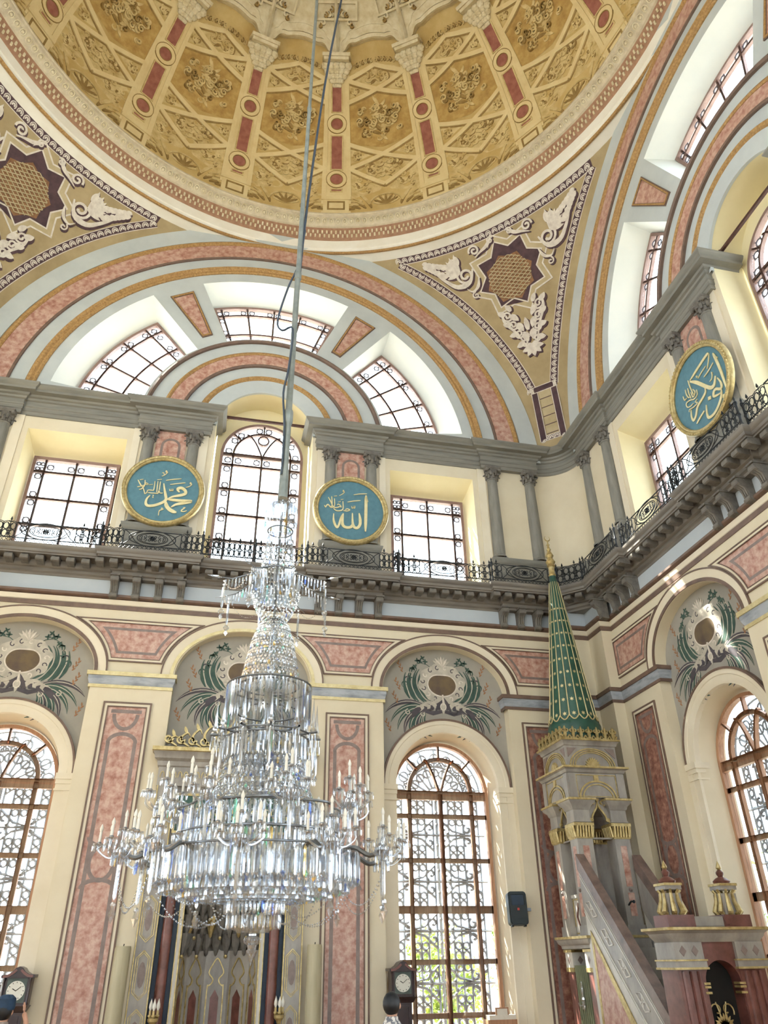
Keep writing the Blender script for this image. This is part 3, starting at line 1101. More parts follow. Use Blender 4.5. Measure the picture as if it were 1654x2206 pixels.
def pm(s, t, h=0.0):
    psi = t / RHO
    az = pi / 4 + s / (RHO * cos(psi))
    r = RHO - h
    return (r * cos(psi) * sin(az), r * cos(psi) * cos(az), ZS + r * sin(psi))


def slim(t):
    psi = t / RHO
    Rz = RHO * cos(psi)
    return Rz * (pi / 4 - math.acos(min(1, 12.0 / Rz)))


TT = RHO * math.asin(11.05 / RHO)
b = MB()
rows = []
for i in range(41):
    t = .35 + (TT - .35) * i / 40
    sl = slim(t) + .02
    rows.append([pm(-sl + 2 * sl * j / 32, t) for j in range(33)])
b.skin(rows)
me_pen = b.mesh('pendentive', 'khaki')
# painted decoration
bd, bw = MB(), MB()          # borders: dark ground / white eggs
def border(pts, w=.34, step=.3):
    n = len(pts)
    bd.stroke(pts, w, pm, 0, .006, 0)
    # resample
    acc, out = 0, []
    for i in range(n - 1):
        a, c = Vector(pts[i]), Vector(pts[i + 1])
        L = (c - a).length
        while acc < L:
            out.append((a + (c - a) * (acc / L), (c - a).normalized()))
            acc += step
        acc -= L
    for p, d in out:
        q = Vector((-d.y, d.x))
        for rr, ww in ((.115, .035), (.05, .06)):
            ring = []
            for k in range(9):
                th = -.7 + (pi + 1.4) * k / 8
                v = p + d * (rr * cos(th)) + q * (rr * 1.15 * sin(th) - .02)
                ring.append((v.x, v.y))
            bw.stroke(ring, ww, pm, 0, .012, 0)
    off = [w / 2]
    for s in (-1, 1):
        L2 = []
        for i in range(n):
            a, c = pts[max(i - 1, 0)], pts[min(i + 1, n - 1)]
            dx, dy = c[0] - a[0], c[1] - a[1]
            l = hypot(dx, dy)
            L2.append((pts[i][0] - dy / l * s * w / 2, pts[i][1] + dx / l * s * w / 2))
        bw.stroke(L2, .03, pm, 0, .01, 0)


side = lambda t: slim(t) - .62 - .15 * max(0, (t - 6)) / 5
ts = [3.45 + (10.75 - 3.45) * i / 24 for i in range(25)]
border([(side(t), t) for t in ts])
border([(-side(t), t) for t in ts])
sx = side(10.75)
border([(-sx + 2 * sx * i / 30, 10.9) for i in range(31)])
border([(-.42, 3.4), (-.42, 1.0)], .26, .26)
border([(.42, 3.4), (.42, 1.0)], .26, .26)
border([(-.6, 3.45), (.6, 3.45)], .26, .26)
border([(-.3, 1.1), (.3, 1.1)], .22, .22)
for k in range(5):
    bd.plate(rect(-.25, .25, 1.3 + k * .42, 1.3 + k * .42 + .38), [], .006, 0, 1, back=False, mapf=pm)
    bd.stroke([(-.25, 1.29 + k * .42), (.25, 1.29 + k * .42)], .03, pm, 0, .008, 0)
me_bd = bd.mesh('painted_border_ground', ['orndk', 'khakilt'])
me_bw = bw.mesh('egg_and_dart_border', ['ornw'])


def star(r0, r1, rot=0.0, c=(0, 8.93)):
    return [(c[0] + (r0 if k % 2 == 0 else r1) * cos(2 * pi * k / 16 + rot), c[1] + (r0 if k % 2 == 0 else r1) * sin(2 * pi * k / 16 + rot)) for k in range(16)]


b = MB()
RT = .2
b.plate(star(1.95, 1.45, RT), [star(1.86, 1.38, RT)], .014, 0, 0, back=False, mapf=pm)
b.plate(star(1.86, 1.38, RT), [star(1.6, 1.18, RT)], .008, 0, 1, back=False, mapf=pm)
b.plate(star(1.6, 1.18, RT), [star(1.52, 1.11, RT)], .014, 0, 0, back=False, mapf=pm)
b.plate(star(1.52, 1.11, RT), [star(1.1, .92, RT, (-.1, 8.75))], .006, 0, 2, back=False, mapf=pm)
b.plate(star(1.1, .92, RT, (-.1, 8.75)), [], .005, 0, 3, back=False, mapf=pm)
me_star = b.mesh('painted_star', ['ornw', 'khakilt', 'orndk', 'lattice'])
b = MB()
for k in range(-6, 7):
    for sg in (1, -1):
        L = sqrt(max(0, .95 ** 2 - (k * .15) ** 2))
        if L < .1:
            continue
        c, s_ = cos(.5 * sg), sin(.5 * sg)
        p0 = (-.1 + c * -L - s_ * k * .15, 8.75 + s_ * -L + c * k * .15)
        p1 = (-.1 + c * L - s_ * k * .15, 8.75 + s_ * L + c * k * .15)
        b.stroke([p0, p1], .035, pm, .0, .05, 0)
me_lat = b.mesh('painted_lattice', ['khakilt'])


def acanthus():
    """white scrolls + plum shadows: two wings, a foot bouquet and small crest scrolls"""
    w, d = MB(), MB()
    cnt = [0]

    def both(pts, ws, lift=0):
        cnt[0] += 1
        hh = .016 + .0004 * cnt[0]
        w.stroke(pts, [q * 1.5 for q in ws] if isinstance(ws, list) else ws * 1.25, pm, 0, hh, 0)
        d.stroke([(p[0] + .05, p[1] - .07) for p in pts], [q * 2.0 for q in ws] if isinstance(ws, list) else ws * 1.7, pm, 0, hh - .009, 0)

    for s in (-1, 1):
        X = lambda pts: [(s * x, y) for x, y in pts]
        # big shell wing
        both(X(spiral(1.95, 9.55, .1, .38, radians(200), radians(200 + 560), 26)), .085)
        both(X(spiral(2.3, 10.25, .06, .27, radians(-80), radians(-80 - 520), 24)), .075)
        both(X(smooth([(1.55, 9.75), (1.85, 9.2), (2.4, 9.15), (2.8, 9.5), (3.1, 9.9), (3.2, 10.2)], 4)), taper(21, .16))
        for k in range(7):
            pts, ws = leafpoly(2.15, 9.75, radians(-20 + k * 17), .62 + .04 * k, .13, curl=.3)
            both(X(pts), ws, .001 * k)
        for k in range(6):
            pts, ws = leafpoly(2.6 + .16 * k, 9.95 + .1 * k, radians(85 - k * 8), .42 - .03 * k, .16, curl=-.9)
            both(X(pts), ws, .001 * k)
            pts, ws = leafpoly(2.65 + .15 * k, 9.85 + .1 * k, radians(-30 + k * 6), .42 - .03 * k, .15, curl=.9)
            both(X(pts), ws, .001 * k)
        pts, ws = leafpoly(3.1, 10.2, radians(25), .6, .16)
        both(X(pts), ws)
        both(X(smooth([(1.4, 9.3), (1.55, 8.9), (1.85, 8.75), (2.05, 8.95)], 4)), taper(13, .1))
        both(X(spiral(1.75, 8.55, .02, .16, 0, 7.5, 14)), .05)
        # crest scrolls on the star's upper edge
        both(X(spiral(1.25, 10.45, .04, .25, radians(150), radians(150 - 520), 20)), .07)
        both(X(smooth([(.35, 10.75), (.65, 10.45), (1.0, 10.3), (1.3, 10.15)], 4)), taper(13, .12))
        both(X(spiral(.45, 10.6, .03, .16, radians(30), radians(30 + 480), 16)), .05)
        # foot bouquet
        for k in range(4):
            y0 = 7.15 - .48 * k
            x0 = .72 - .15 * k
            both(X(spiral(x0, y0, .03, .25 - .025 * k, radians(60), radians(60 - 560), 20)), .065)
            pts, ws = leafpoly(x0 - .1, y0 - .1, radians(200 + 10 * k), .45, .16, curl=.9)
            both(X(pts), ws)
            pts, ws = leafpoly(x0 + .05, y0 + .1, radians(15 - 20 * k), .4, .17, curl=.8)
            both(X(pts), ws)
            pts, ws = leafpoly(x0 - .2, y0 + .15, radians(75), .4, .15, curl=-.6)
            both(X(pts), ws)
        both(X(smooth([(.95, 7.35), (.9, 6.9), (.55, 6.3), (.3, 5.7), (.08, 5.2)], 4)), taper(17, .09))
    for k in range(5):
        pts, ws = leafpoly(0, 5.45, radians(-90 + (k - 2) * 38), .5, .16)
        both(pts, ws)
    both(leafpoly(0, 6.2, radians(90), .6, .16)[0], leafpoly(0, 6.2, radians(90), .6, .16)[1])
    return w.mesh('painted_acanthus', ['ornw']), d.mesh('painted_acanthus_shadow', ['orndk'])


me_aw, me_ad = acanthus()
for k, az in enumerate((0, -90, 90, 180)):
    R_ = (0, 0, -radians(az))
    pen = place('pendentive', me_pen, ceiling, rot=R_)
    if k < 2:
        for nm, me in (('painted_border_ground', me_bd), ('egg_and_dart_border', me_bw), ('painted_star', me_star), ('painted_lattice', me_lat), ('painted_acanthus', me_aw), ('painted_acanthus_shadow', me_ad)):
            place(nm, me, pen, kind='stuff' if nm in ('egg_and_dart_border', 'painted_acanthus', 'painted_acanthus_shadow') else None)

# ================================================================== GALLERY STOREY
ENT = [(-.7, 18.63), (0, 18.63), (0, 18.78), (.03, 18.8), (.03, 18.95), (.055, 18.97), (.055, 19.0), (.02, 19.02), (.02, 19.2), (.08, 19.23), (.1, 19.3), (.17, 19.33), (.2, 19.4), (.38, 19.42), (.38, 19.52), (.46, 19.58), (.5, 19.64), (.5, 19.69), (-.7, 19.72)]
PR = [(1.95, .95), (1.95, -.06), (4.48, -.06), (4.48, .05), (8.42, .05), (8.42, -.06), (10.75, -.06), (10.75, .3)]
me_entR = MB().run(PR, ENT, side=-1).mesh('entablature', 'stone')
me_entL = MB().run([(-u, n) for u, n in PR][::-1], ENT, side=-1).mesh('entablature', 'stone')
place('entablature', me_entR, wall_back)
place('entablature', me_entL, wall_back)
place('entablature', me_entL, wall_right)
place('entablature', me_entR, wall_right)
# hollow corner: curved wall and curved entablature
cpath = [(10.5, .1)] + arc(10.75, -1.25, 1.35, 1.35, pi / 2, 0, 14) + [(12.1, -1.5)]
b = MB().run(cpath, ENT, side=-1)
t4 = b.obj('trim_4', 'stone', kind='structure', label='curved grey stone entablature in the right hollow corner')
place('trim_6', t4.data, M=M_LEFT, kind='structure', label='curved grey stone entablature in the left hollow corner')
carc = arc(10.75, -1.25, 1.35, 1.35, pi / 2, 0, 14)
b = MB().run(carc, [(0, 13.3), (0, 18.66)], side=-1)
b.run(carc, [(0, 13.3), (.1, 13.3), (.1, 14.5), (.05, 14.56), (.0, 14.62)], side=-1, mi=1)
h1 = b.obj('corner_hollow', ['cream', 'stone'], wall_back)
place('corner_hollow', h1.data, wall_back, M=M_LEFT)
b = MB().run(carc, [(.02, 19.6), (.02, 20.2), (-.4, 20.6)], side=-1)
h2 = b.obj('corner_hollow_top', ['khaki'], wall_back)
place('corner_hollow_top', h2.data, wall_back, M=M_LEFT)

# engaged columns with leafy capitals
b = MB()
b.box(-.27, .27, -.16, .12, 14.62, 14.72)
b.lathe([(.26, 14.72), (.27, 14.76), (.25, 14.8), (.23, 14.84)], (0, 0, 0), 14)
b.lathe([(.225, 14.84), (.22, 16.4), (.19, 18.08), (.215, 18.1), (.215, 18.14), (.19, 18.15)], (0, 0, 0), 16)
me_col = b.mesh('engaged_column', 'stonecol')
b = MB()
b.lathe([(.18, 18.12), (.2, 18.2), (.22, 18.36), (.3, 18.5)], (0, 0, 0), 14)
for row, (z0, r0, L) in enumerate(((18.14, .2, .2), (18.26, .22, .22))):
    for k in range(8):
        a = 2 * pi * (k + .5 * row) / 8
        pts = []
        for i in range(6):
            t = i / 5
            rr = r0 + .02 + .13 * t ** 3
            zz = z0 + L * sin(min(1, t * 1.15) * pi / 2) - .05 * max(0, t - .8) * 5
            pts.append((rr * cos(a), rr * sin(a), zz))
        b.tube(pts, [.05, .055, .055, .05, .04, .025], 4, cap=True)
for sx_ in (-1, 1):
    for sy_ in (-1, 1):
        c = Vector((sx_ * .25, sy_ * .25, 18.5))
        b.sphere(tuple(c), .075, 7, 5)
b.frustum((0, 0, 18.52), (.27, .27), (0, 0, 18.58), (.31, .31)).box(-.31, .31, -.31, .31, 18.58, 18.65)
me_cap2 = b.mesh('leafy_capital', 'stonedk')
for par, keep in WP:
    for u in (2.5, 4.05, 8.85, 10.4, -2.5, -4.05, -8.85, -10.4):
        if keep(u) or (par is wall_right and u < 3):
            c = place('engaged_column', me_col, par, loc=(u, .06, 0))
            place('leafy_capital', me_cap2, c)
# pedestals and pink panels
b = MB()
PP = [(-1.05, .12), (-1.05, -.12), (1.05, -.12), (1.05, .12)]
b.run(PP, [(0, 13.3), (.06, 13.3), (.06, 13.5), (0, 13.55), (0, 14.42), (.03, 14.45), (.07, 14.52), (.09, 14.6), (.09, 14.64), (-.3, 14.66)], side=-1)
me_pd = b.mesh('column_pedestal', 'stone')
b = MB()
b.plate(rect(-.52, .52, 14.7, 18.62), [], .05, .12, 0, back=False)
f = wallmap(.05)
for s in (-1, 1):
    b.stroke([(s * .3, 14.9), (s * .3, 18.0)], .09, f, 0, .004, 1)
b.stroke(arc(0, 18.0, .3, .3, 0, pi, 10), .09, f, 0, .004, 1)
me_pp = b.mesh('pink_column_panel', ['pink', 'pinkgrey'])
for par, keep in WP:
    for u in (-9.62, -3.27, 3.27, 9.62):
        if keep(u) or u == 3.27:
            place('column_pedestal', me_pd, par, loc=(u, 0, 0))
            if abs(u) < 4:
                place('pink_column_panel', me_pp, par, loc=(u, 0, 0))
# projecting flat strips beside the openings
b = MB()
for s in (-1, 1):
    b.box(min(s * 4.36, s * 4.6), max(s * 4.36, s * 4.6), .06, .11, 13.3, 18.64)
    b.box(min(s * 8.27, s * 8.58), max(s * 8.27, s * 8.58), .06, .11, 13.3, 18.64)
    b.box(min(s * 2.0, s * 2.3), max(s * 2.0, s * 2.3), .04, .11, 13.3, 18.64)
me = b.mesh('wall_strips', 'creamlt')
place('wall_strips', me, wall_back)
place('wall_strips', me, wall_right)
# iron tie rods across the central openings
for M, lb in ((M_BACK, 'rusty iron tie rod across the arched window above the mihrab'), (M_RIGHT, 'rusty iron tie rod crossing the arch on the right wall')):
    b = MB().box(-1.64, 1.64, -.04, .04, -.045, .045)
    for s in (-1, 1):
        b.box(s * 1.6 - .03, s * 1.6 + .03, -.06, .06, -.06, .06)
    b.obj('tie_rod', 'rust', M=M @ Matrix.Translation((0, .36, 19.86)), label=lb, cat='tie rod')

# ------------------------------------------------------------------ balcony cornice
half_r = [(0, -.68), (1.6, -.68), (1.6, -.88), (4.92, -.88), (4.92, -.68), (8.05, -.68), (8.05, -.88), (10.55, -.88)]
pathB = [(-11.1, -3.95), (-11.12, -1.45), (-10.55, -.88)] + [(-u, n) for u, n in half_r[::-1][1:-1]] + half_r
rw = [(11.12, -1.45), (11.12, -3.95), (11.32, -3.95), (11.32, -7.08), (11.12, -7.08), (11.12, -10.4), (11.32, -10.4), (11.32, -13.6), (11.12, -13.6), (11.12, -16.92), (11.32, -16.92), (11.32, -24)]
BAL = pathB + rw
BP = [(-1.5, 12.56), (-.66, 12.56), (-.64, 12.62), (-.57, 12.66), (-.57, 12.76), (-.5, 12.79), (-.48, 12.84), (-.48, 13.0), (-.12, 13.02), (-.12, 13.06), (-.08, 13.08), (-.08, 13.17), (-.03, 13.21), (0, 13.27), (0, 13.32), (-1.5, 13.32)]
bal = MB().run(BAL, BP, side=-1).obj('trim_3', 'stonebr', kind='structure', label='grey stone balcony cornice on brackets below the iron railing')
b = MB()
b.plate([(-.05, 0), (-.34, 0), (-.36, .05), (-.3, .1), (-.2, .12), (-.14, .17), (-.05, .18)], [], -.085, .085, mapf=lambda u, z, n: (n, u, z + 12.83))
b.lathe([(.001, -.095), (.05, -.095), (.05, .095), (.001, .095)], (0, 0, 0), 10)
me_mod = b.mesh('modillion', 'stonedk') if False else None
b = MB()
b.plate([(0, 12.8), (-.32, 12.82), (-.37, 12.87), (-.37, 12.94), (-.33, 12.98), (-.2, 12.99), (-.1, 13.02), (0, 13.02)], [], -.11, .11, mapf=lambda u, z, n: (n, u, z))
b.tube([(-.12, -.31, 12.88), (.12, -.31, 12.88)], .065, 8, cap=True)
me_mod = b.mesh('modillion', 'stonedk')
for i in range(len(BAL) - 1):
    p, q = Vector(BAL[i]), Vector(BAL[i + 1])
    L = (q - p).length
    if L < .5:
        continue
    d = (q - p).normalized()
    nrm = Vector((-d.y, d.x))          # into the wall
    k = max(1, round(L / .44))
    for j in range(k):
        c = p + d * (L * (j + .5) / k) + nrm * .46
        if c.x < -11 or c.y < -17:
            continue
        place('modillion', me_mod, bal, loc=(c.x, c.y, 0), rot=(0, 0, atan2(d.y, d.x)))
# console brackets
b = MB()
b.plate([(.05, 12.58), (-.44, 12.58), (-.46, 12.5), (-.44, 12.4), (-.36, 12.34), (-.27, 12.3), (-.22, 12.2), (-.2, 12.08), (-.22, 12.0), (-.19, 11.94), (-.1, 11.92), (.05, 11.92)], [], -.11, .11, mapf=lambda u, z, n: (n, u, z))
b.tube([(-.125, -.37, 12.46), (.125, -.37, 12.46)], .085, 10, cap=True)
b.tube([(-.12, -.16, 12.0), (.12, -.16, 12.0)], .07, 10, cap=True)
b.box(-.14, .14, -.5, .05, 12.55, 12.6)
for k in (-1, 0, 1):
    b.tube([(k * .07, -.4, 12.38), (k * .07, -.26, 12.28), (k * .07, -.22, 12.08)], .022, 4)
me_cor = b.mesh('console_bracket', 'stonedk')
CU = (2.2, 2.88, 3.56, 4.22, 8.66, 9.28, 9.91, 10.5)
for u in CU:
    for s in (-1, 1):
        uu = s * u
        if uu > -11:
            place('console_bracket', me_cor, bal, loc=(uu, 0 if abs(uu) < 10.4 else -.2, 0))
        if uu < 3.6:
            place('console_bracket', me_cor, bal, M=M_RIGHT @ Matrix.Translation((uu, 0 if abs(uu) < 10.4 else -.2, 0)))

# ------------------------------------------------------------------ wrought-iron railing
RI = .016


def rail_base(b, w):
    for z in (.03, .17):
        b.box(0, w, -.012, .012, z - .012, z + .012)
    n = max(1, round(w / .13))
    for k in range(n):
        x0, x1 = w * k / n, w * (k + 1) / n
        b.tube([(x0, 0, .03), (x1, 0, .17)], .009, 4)
        b.tube([(x1, 0, .03), (x0, 0, .17)], .009, 4)


def oval(b, cx, cz, rx, rz, r=RI, n=12):
    b.tube([(cx + rx * cos(2 * pi * k / n), 0, cz + rz * sin(2 * pi * k / n)) for k in range(n)], r, 4, closed=True)


def unit_mesh(w):
    b = MB()
    rail_base(b, w)
    c = w / 2
    for s in (-1, 1):
        oval(b, c + s * w * .27, .3, w * .2, .12)
        oval(b, c + s * w * .27, .56, w * .2, .12)
        b.tube([(c + s * w * .5, 0, .17), (c + s * w * .47, 0, .43), (c + s * w * .5, 0, .7)], .012, 4)
    oval(b, c, .43, .05, .05)
    b.tube([(c, 0, .17), (c, 0, .78)], .014, 4)
    for k, z in enumerate((.26, .6, .7)):
        for s in (-1, 1):
            b.tube([(c, 0, z), (c + s * .05, 0, z + .04), (c + s * .07, 0, z + .01)], .013, 4)
    b.lathe([(.002, .76), (.035, .79), (.025, .84), (.002, .9)], (c, 0, 0), 6)
    b.tube([(0, 0, .69), (w * .25, 0, .73), (w * .5, 0, .7), (w * .75, 0, .73), (w, 0, .69)], .013, 4)
    return b.mesh('rail_unit', 'railiron')


def medal_mesh(w):
    b = MB()
    rail_base(b, w)
    c = w / 2
    cz = .45
    a = w / 2 - .16
    outer = [(c + a * cos(t), cz + (.24 * abs(sin(t)) ** .8 + .05 * sin(t) ** 6) * (1 if sin(t) > 0 else -1)) for t in [2 * pi * k / 40 for k in range(40)]]
    b.tube([(x, 0, z) for x, z in outer], RI, 4, closed=True)
    oval(b, c, cz, a * .66, .2, n=24)
    oval(b, c, cz, a * .58, .17, .01, n=24)
    for s in (-1, 1):
        b.tube([(c + s * w / 2, 0, .18), (c + s * (w / 2 - .14), 0, .3), (c + s * (a * .7), 0, .6), (c + s * a * .45, 0, .69)], .014, 4)
        b.tube([(c + s * w / 2, 0, .7), (c + s * (w / 2 - .14), 0, .6), (c + s * (a * .7), 0, .3), (c + s * a * .45, 0, .2)], .014, 4)
        for k in range(3):
            b.tube([(x, 0, z) for x, z in spiral(c + s * (.1 + .13 * k), cz + .05 * (1 if k % 2 else -1), .075 - .012 * k, .012, 1.5, 1.5 + s * 6, 12)], .014, 4)
            b.tube([(x, 0, z) for x, z in spiral(c + s * (.1 + .13 * k), cz - .05 * (1 if k % 2 else -1), .075 - .012 * k, .012, -1.5, -1.5 - s * 6, 12)], .014, 4)
    for k in range(8):
        t = 2 * pi * k / 8
        b.sphere((c + .07 * cos(t), 0, cz + .07 * sin(t)), .03, 6, 4)
    b.sphere((c, 0, cz), .04, 6, 4)
    b.box(0, w, -.012, .012, .69, .715)
    return b.mesh('rail_medallion', 'railiron')


MEC = {}


def getm(kind, w):
    k = (kind, round(w, 3))
    if k not in MEC:
        MEC[k] = unit_mesh(w) if kind == 'u' else medal_mesh(w)
    return MEC[k]


b = MB()
b.lathe([(.05, 0), (.05, .08), (.03, .1), (.03, .3), (.05, .36), (.03, .42), (.03, .66), (.05, .7), (.05, .76), (.02, .8), (.03, .86), (.002, .95)], (0, 0, 0), 8)
me_post = b.mesh('rail_post', 'railiron')
rail = empty('gallery_railing', (0, 0, 0), label='black wrought-iron railing with oval medallions along the balcony', cat='railing')


def off_path(path, d):
    out = []
    n = len(path)
    for i in range(n):
        p = Vector(path[i])
        a = Vector(path[i - 1]) if i else None
        c = Vector(path[i + 1]) if i < n - 1 else None
        d0 = (p - a).normalized() if a is not None else (c - p).normalized()
        d1 = (c - p).normalized() if c is not None else d0
        n0, n1 = Vector((-d0.y, d0.x)), Vector((-d1.y, d1.x))
        m = n0 + n1
        m = m / max(.25, m.dot(n0))
        out.append(p + m * d)
    return out


RP = off_path(BAL, .1)
for i in range(len(RP) - 1):
    p, q = RP[i], RP[i + 1]
    if p.y < -17.5 and p.x > 10:
        continue
    if p.x < -11:
        p = Vector((-11, p.y))
    L = (q - p).length
    d = (q - p).normalized()
    ang = atan2(d.y, d.x)
    place('rail_post', me_post, rail, loc=(p.x, p.y, 13.32))
    if L < .4:
        continue
    if L > 2.9:
        w = (L - 1.75) / 4
        seq = ['u', 'u', 'm', 'u', 'u']
        ws = [w, w, 1.75, w, w]
    elif L > 2.0:
        w = (L - 1.7) / 2
        seq, ws = ['u', 'm', 'u'], [w, 1.7, w]
    else:
        k = max(1, round(L / .37))
        seq, ws = ['u'] * k, [L / k] * k
    if L > 4.5:
        k = round(L / .37)
        seq, ws = ['u'] * k, [L / k] * k
    x = 0
    for s_, w in zip(seq, ws):
        c = p + d * x
        place('rail_unit' if s_ == 'u' else 'rail_medallion', getm(s_, w), rail, loc=(c.x, c.y, 13.32), rot=(0, 0, ang))
        x += w

# ================================================================== WINDOWS
WN = 1.0
wcount = [0]


def bar(b, p, q, w=.09, n0=WN - .06, n1=WN + .06, mi=0):
    pts = [p, q]
    b.stroke(pts, w, lambda u, z, h: (u, h, z), n0, n1, mi)


def curvebar(b, pts, w=.09, n0=WN - .06, n1=WN + .06, mi=0):
    b.stroke(pts, w, lambda u, z, h: (u, h, z), n0, n1, mi)


def pane_mesh(poly):
    return MB().plate(poly, [], WN + .01, WN + .02, mapf=lambda u, z, n: (u, n, z)).mesh('pane', 'glass')


def ringlets(b, cells, w=.034):
    """little circles with spurs in the narrow border lights"""
    for (cx, cz, r) in cells:
        b.tube([(cx + r * cos(2 * pi * k / 12), WN, cz + r * sin(2 * pi * k / 12)) for k in range(12)], w * .8, 4, closed=True)
        for k in range(4):
            a = k * pi / 2 + pi / 4
            b.tube([(cx + r * cos(a), WN, cz + r * sin(a)), (cx + r * 1.45 * cos(a), WN, cz + r * 1.45 * sin(a))], w * .6, 4)


class Win:
    """meshes of one window design; instanced on the walls"""
    def __init__(self):
        self.frame, self.bars, self.panes, self.tracery, self.grille = None, [], [], None, None

    def put(self, M, u, label):
        wcount[0] += 1
        root = place('window_%d' % wcount[0], self.frame, M=M @ Matrix.Translation((u, 0, 0)), kind='structure', label=label)
        for me in self.bars:
            place('glazing_bar', me, root)
        for me in self.panes:
            place('pane', me, root)
        if self.tracery:
            place('tracery', self.tracery, root)
        if self.grille:
            place('iron_grille', self.grille, root)
        return root


def grid_window(us, zs, frame_w, mat_, top_arch=None):
    pass


# ---- tall lower window
def lower_window():
    w = Win()
    r, zs, z0 = 1.56, 6.62, .25
    b = MB()
    b.plate(archloop(0, z0, zs, r, 32), [archloop(0, z0 + .1, zs, r - .1, 32)], WN - .08, WN + .1, 0)
    w.frame = b.mesh('window_frame', 'wood')
    V = (-1.0, 0, 1.0)
    H = (.86, 2.12, 3.42, 4.72, 5.96)
    ri = r - .1
    for u in V:
        bb = MB()
        bar(bb, (u, z0 + .05), (u, zs), .12)
        if u == 0:
            bar(bb, (u - .02, z0 + .05), (u - .02, zs), .05, WN - .1, WN)
        w.bars.append(bb.mesh('glazing_bar', 'wood'))
    for z in H:
        bb = MB()
        bar(bb, (-ri, z), (ri, z), .2 if z == 3.42 else .13, WN - .05, WN + .05)
        w.bars.append(bb.mesh('glazing_bar', 'wood'))
    bb = MB()
    bar(bb, (-ri - .05, zs - .05), (ri + .05, zs - .05), .26, WN - .09, WN + .07)
    w.bars.append(bb.mesh('glazing_bar', 'wood'))
    bb = MB()
    curvebar(bb, arc(0, zs + .05, 1.0, 1.0, 0, pi, 24), .12)
    w.bars.append(bb.mesh('glazing_bar', 'wood'))
    for s in (-1, 1):
        bb = MB()
        curvebar(bb, [(s * (.04 + .46 * t), zs + .08 + .95 * (1 - (1 - t) ** 1.7)) for t in [k / 10 for k in range(11)]], .06)
        w.bars.append(bb.mesh('glazing_bar', 'wood'))
    for a in (45, 90, 135):
        bb = MB()
        c, s = cos(radians(a)), sin(radians(a))
        bar(bb, (1.02 * c, zs + 1.02 * s), (ri * c, zs + ri * s), .06)
        w.bars.append(bb.mesh('glazing_bar', 'wood'))
    ue = (-ri, -1.0, 0, 1.0, ri)
    ze = (z0 + .1,) + H + (zs - .05,)
    for i in range(4):
        for j in range(6):
            w.panes.append(pane_mesh(rect(ue[i], ue[i + 1], ze[j], ze[j + 1])))
    for i in range(4):
        a0, a1 = i * pi / 4, (i + 1) * pi / 4
        w.panes.append(pane_mesh(arc(0, zs, 1.0, 1.0, a0, a1, 6) + arc(0, zs, ri, ri, a1, a0, 6)))
    w.panes.append(pane_mesh(arc(0, zs, 1.0, 1.0, 0, pi, 16)))
    # ornate outer grille
    g = MB()
    n = 1.5
    T = lambda pts, rr=.036: g.tube([(x, n, z) for x, z in pts], rr, 4)
    C = lambda cx, cz, a, c, rr=.032: g.tube([(cx + a * cos(2 * pi * k / 12), n, cz + c * sin(2 * pi * k / 12)) for k in range(12)], rr, 4, closed=True)
    for tier in range(5):
        zb = .3 + tier * 1.3
        for s in (-1, 1):
            for k, x in enumerate((.12, .38, .62, .86, 1.12, 1.36)):
                T([(s * x, zb), (s * x, zb + 1.3)], .03)
            for k, x in enumerate((.5, .74, 1.24)):
                C(s * x, zb + .65, .1, .14)
                C(s * x, zb + .38, .09, .09)
                C(s * x, zb + .92, .09, .09)
            T([(s * p[0], p[1]) for p in spiral(.25, zb + .2, .17, .03, -1.2, 5.2, 16)])
            T([(s * p[0], p[1]) for p in spiral(.25, zb + 1.1, .17, .03, 1.2, -5.2, 16)])
            T([(s * p[0], p[1]) for p in spiral(1.0, zb + .18, .15, .03, 2.0, 8.4, 16)])
            T([(s * p[0], p[1]) for p in spiral(1.0, zb + 1.12, .15, .03, -2.0, -8.4, 16)])
            T([(s * .12, zb + .45), (s * .5, zb + .12), (s * .86, zb + .05), (s * 1.36, zb + .3)])
            T([(s * .12, zb + .85), (s * .5, zb + 1.18), (s * .86, zb + 1.25), (s * 1.36, zb + 1.0)])
        T([(-1.55, zb), (1.55, zb)], .04)
        T([(0, zb), (0, zb + 1.3)], .045)
        for zz in (.3, .65, 1.0):
            g.sphere((0, n, zb + zz), .06, 6, 4)
    for k in range(9):
        a = pi * (k + .5) / 9
        T([(.3 * cos(a), zs + .3 * sin(a)), (1.5 * cos(a), zs + 1.5 * sin(a))])
        C(.75 * cos(a), zs + .75 * sin(a), .12, .12)
        C(1.2 * cos(a), zs + 1.2 * sin(a), .15, .15)
        for s in (-1, 1):
            T([(p[0], p[1]) for p in spiral(1.0 * cos(a + s * .12), zs + 1.0 * sin(a + s * .12), .12, .02, a, a + s * 6, 12)], .028)
    T(arc(0, zs, .3, .3, 0, pi, 10))
    T(arc(0, zs, .95, .95, 0, pi, 18))
    T(arc(0, zs, 1.5, 1.5, 0, pi, 22))
    w.grille = g.mesh('iron_grille', 'iron')
    return w


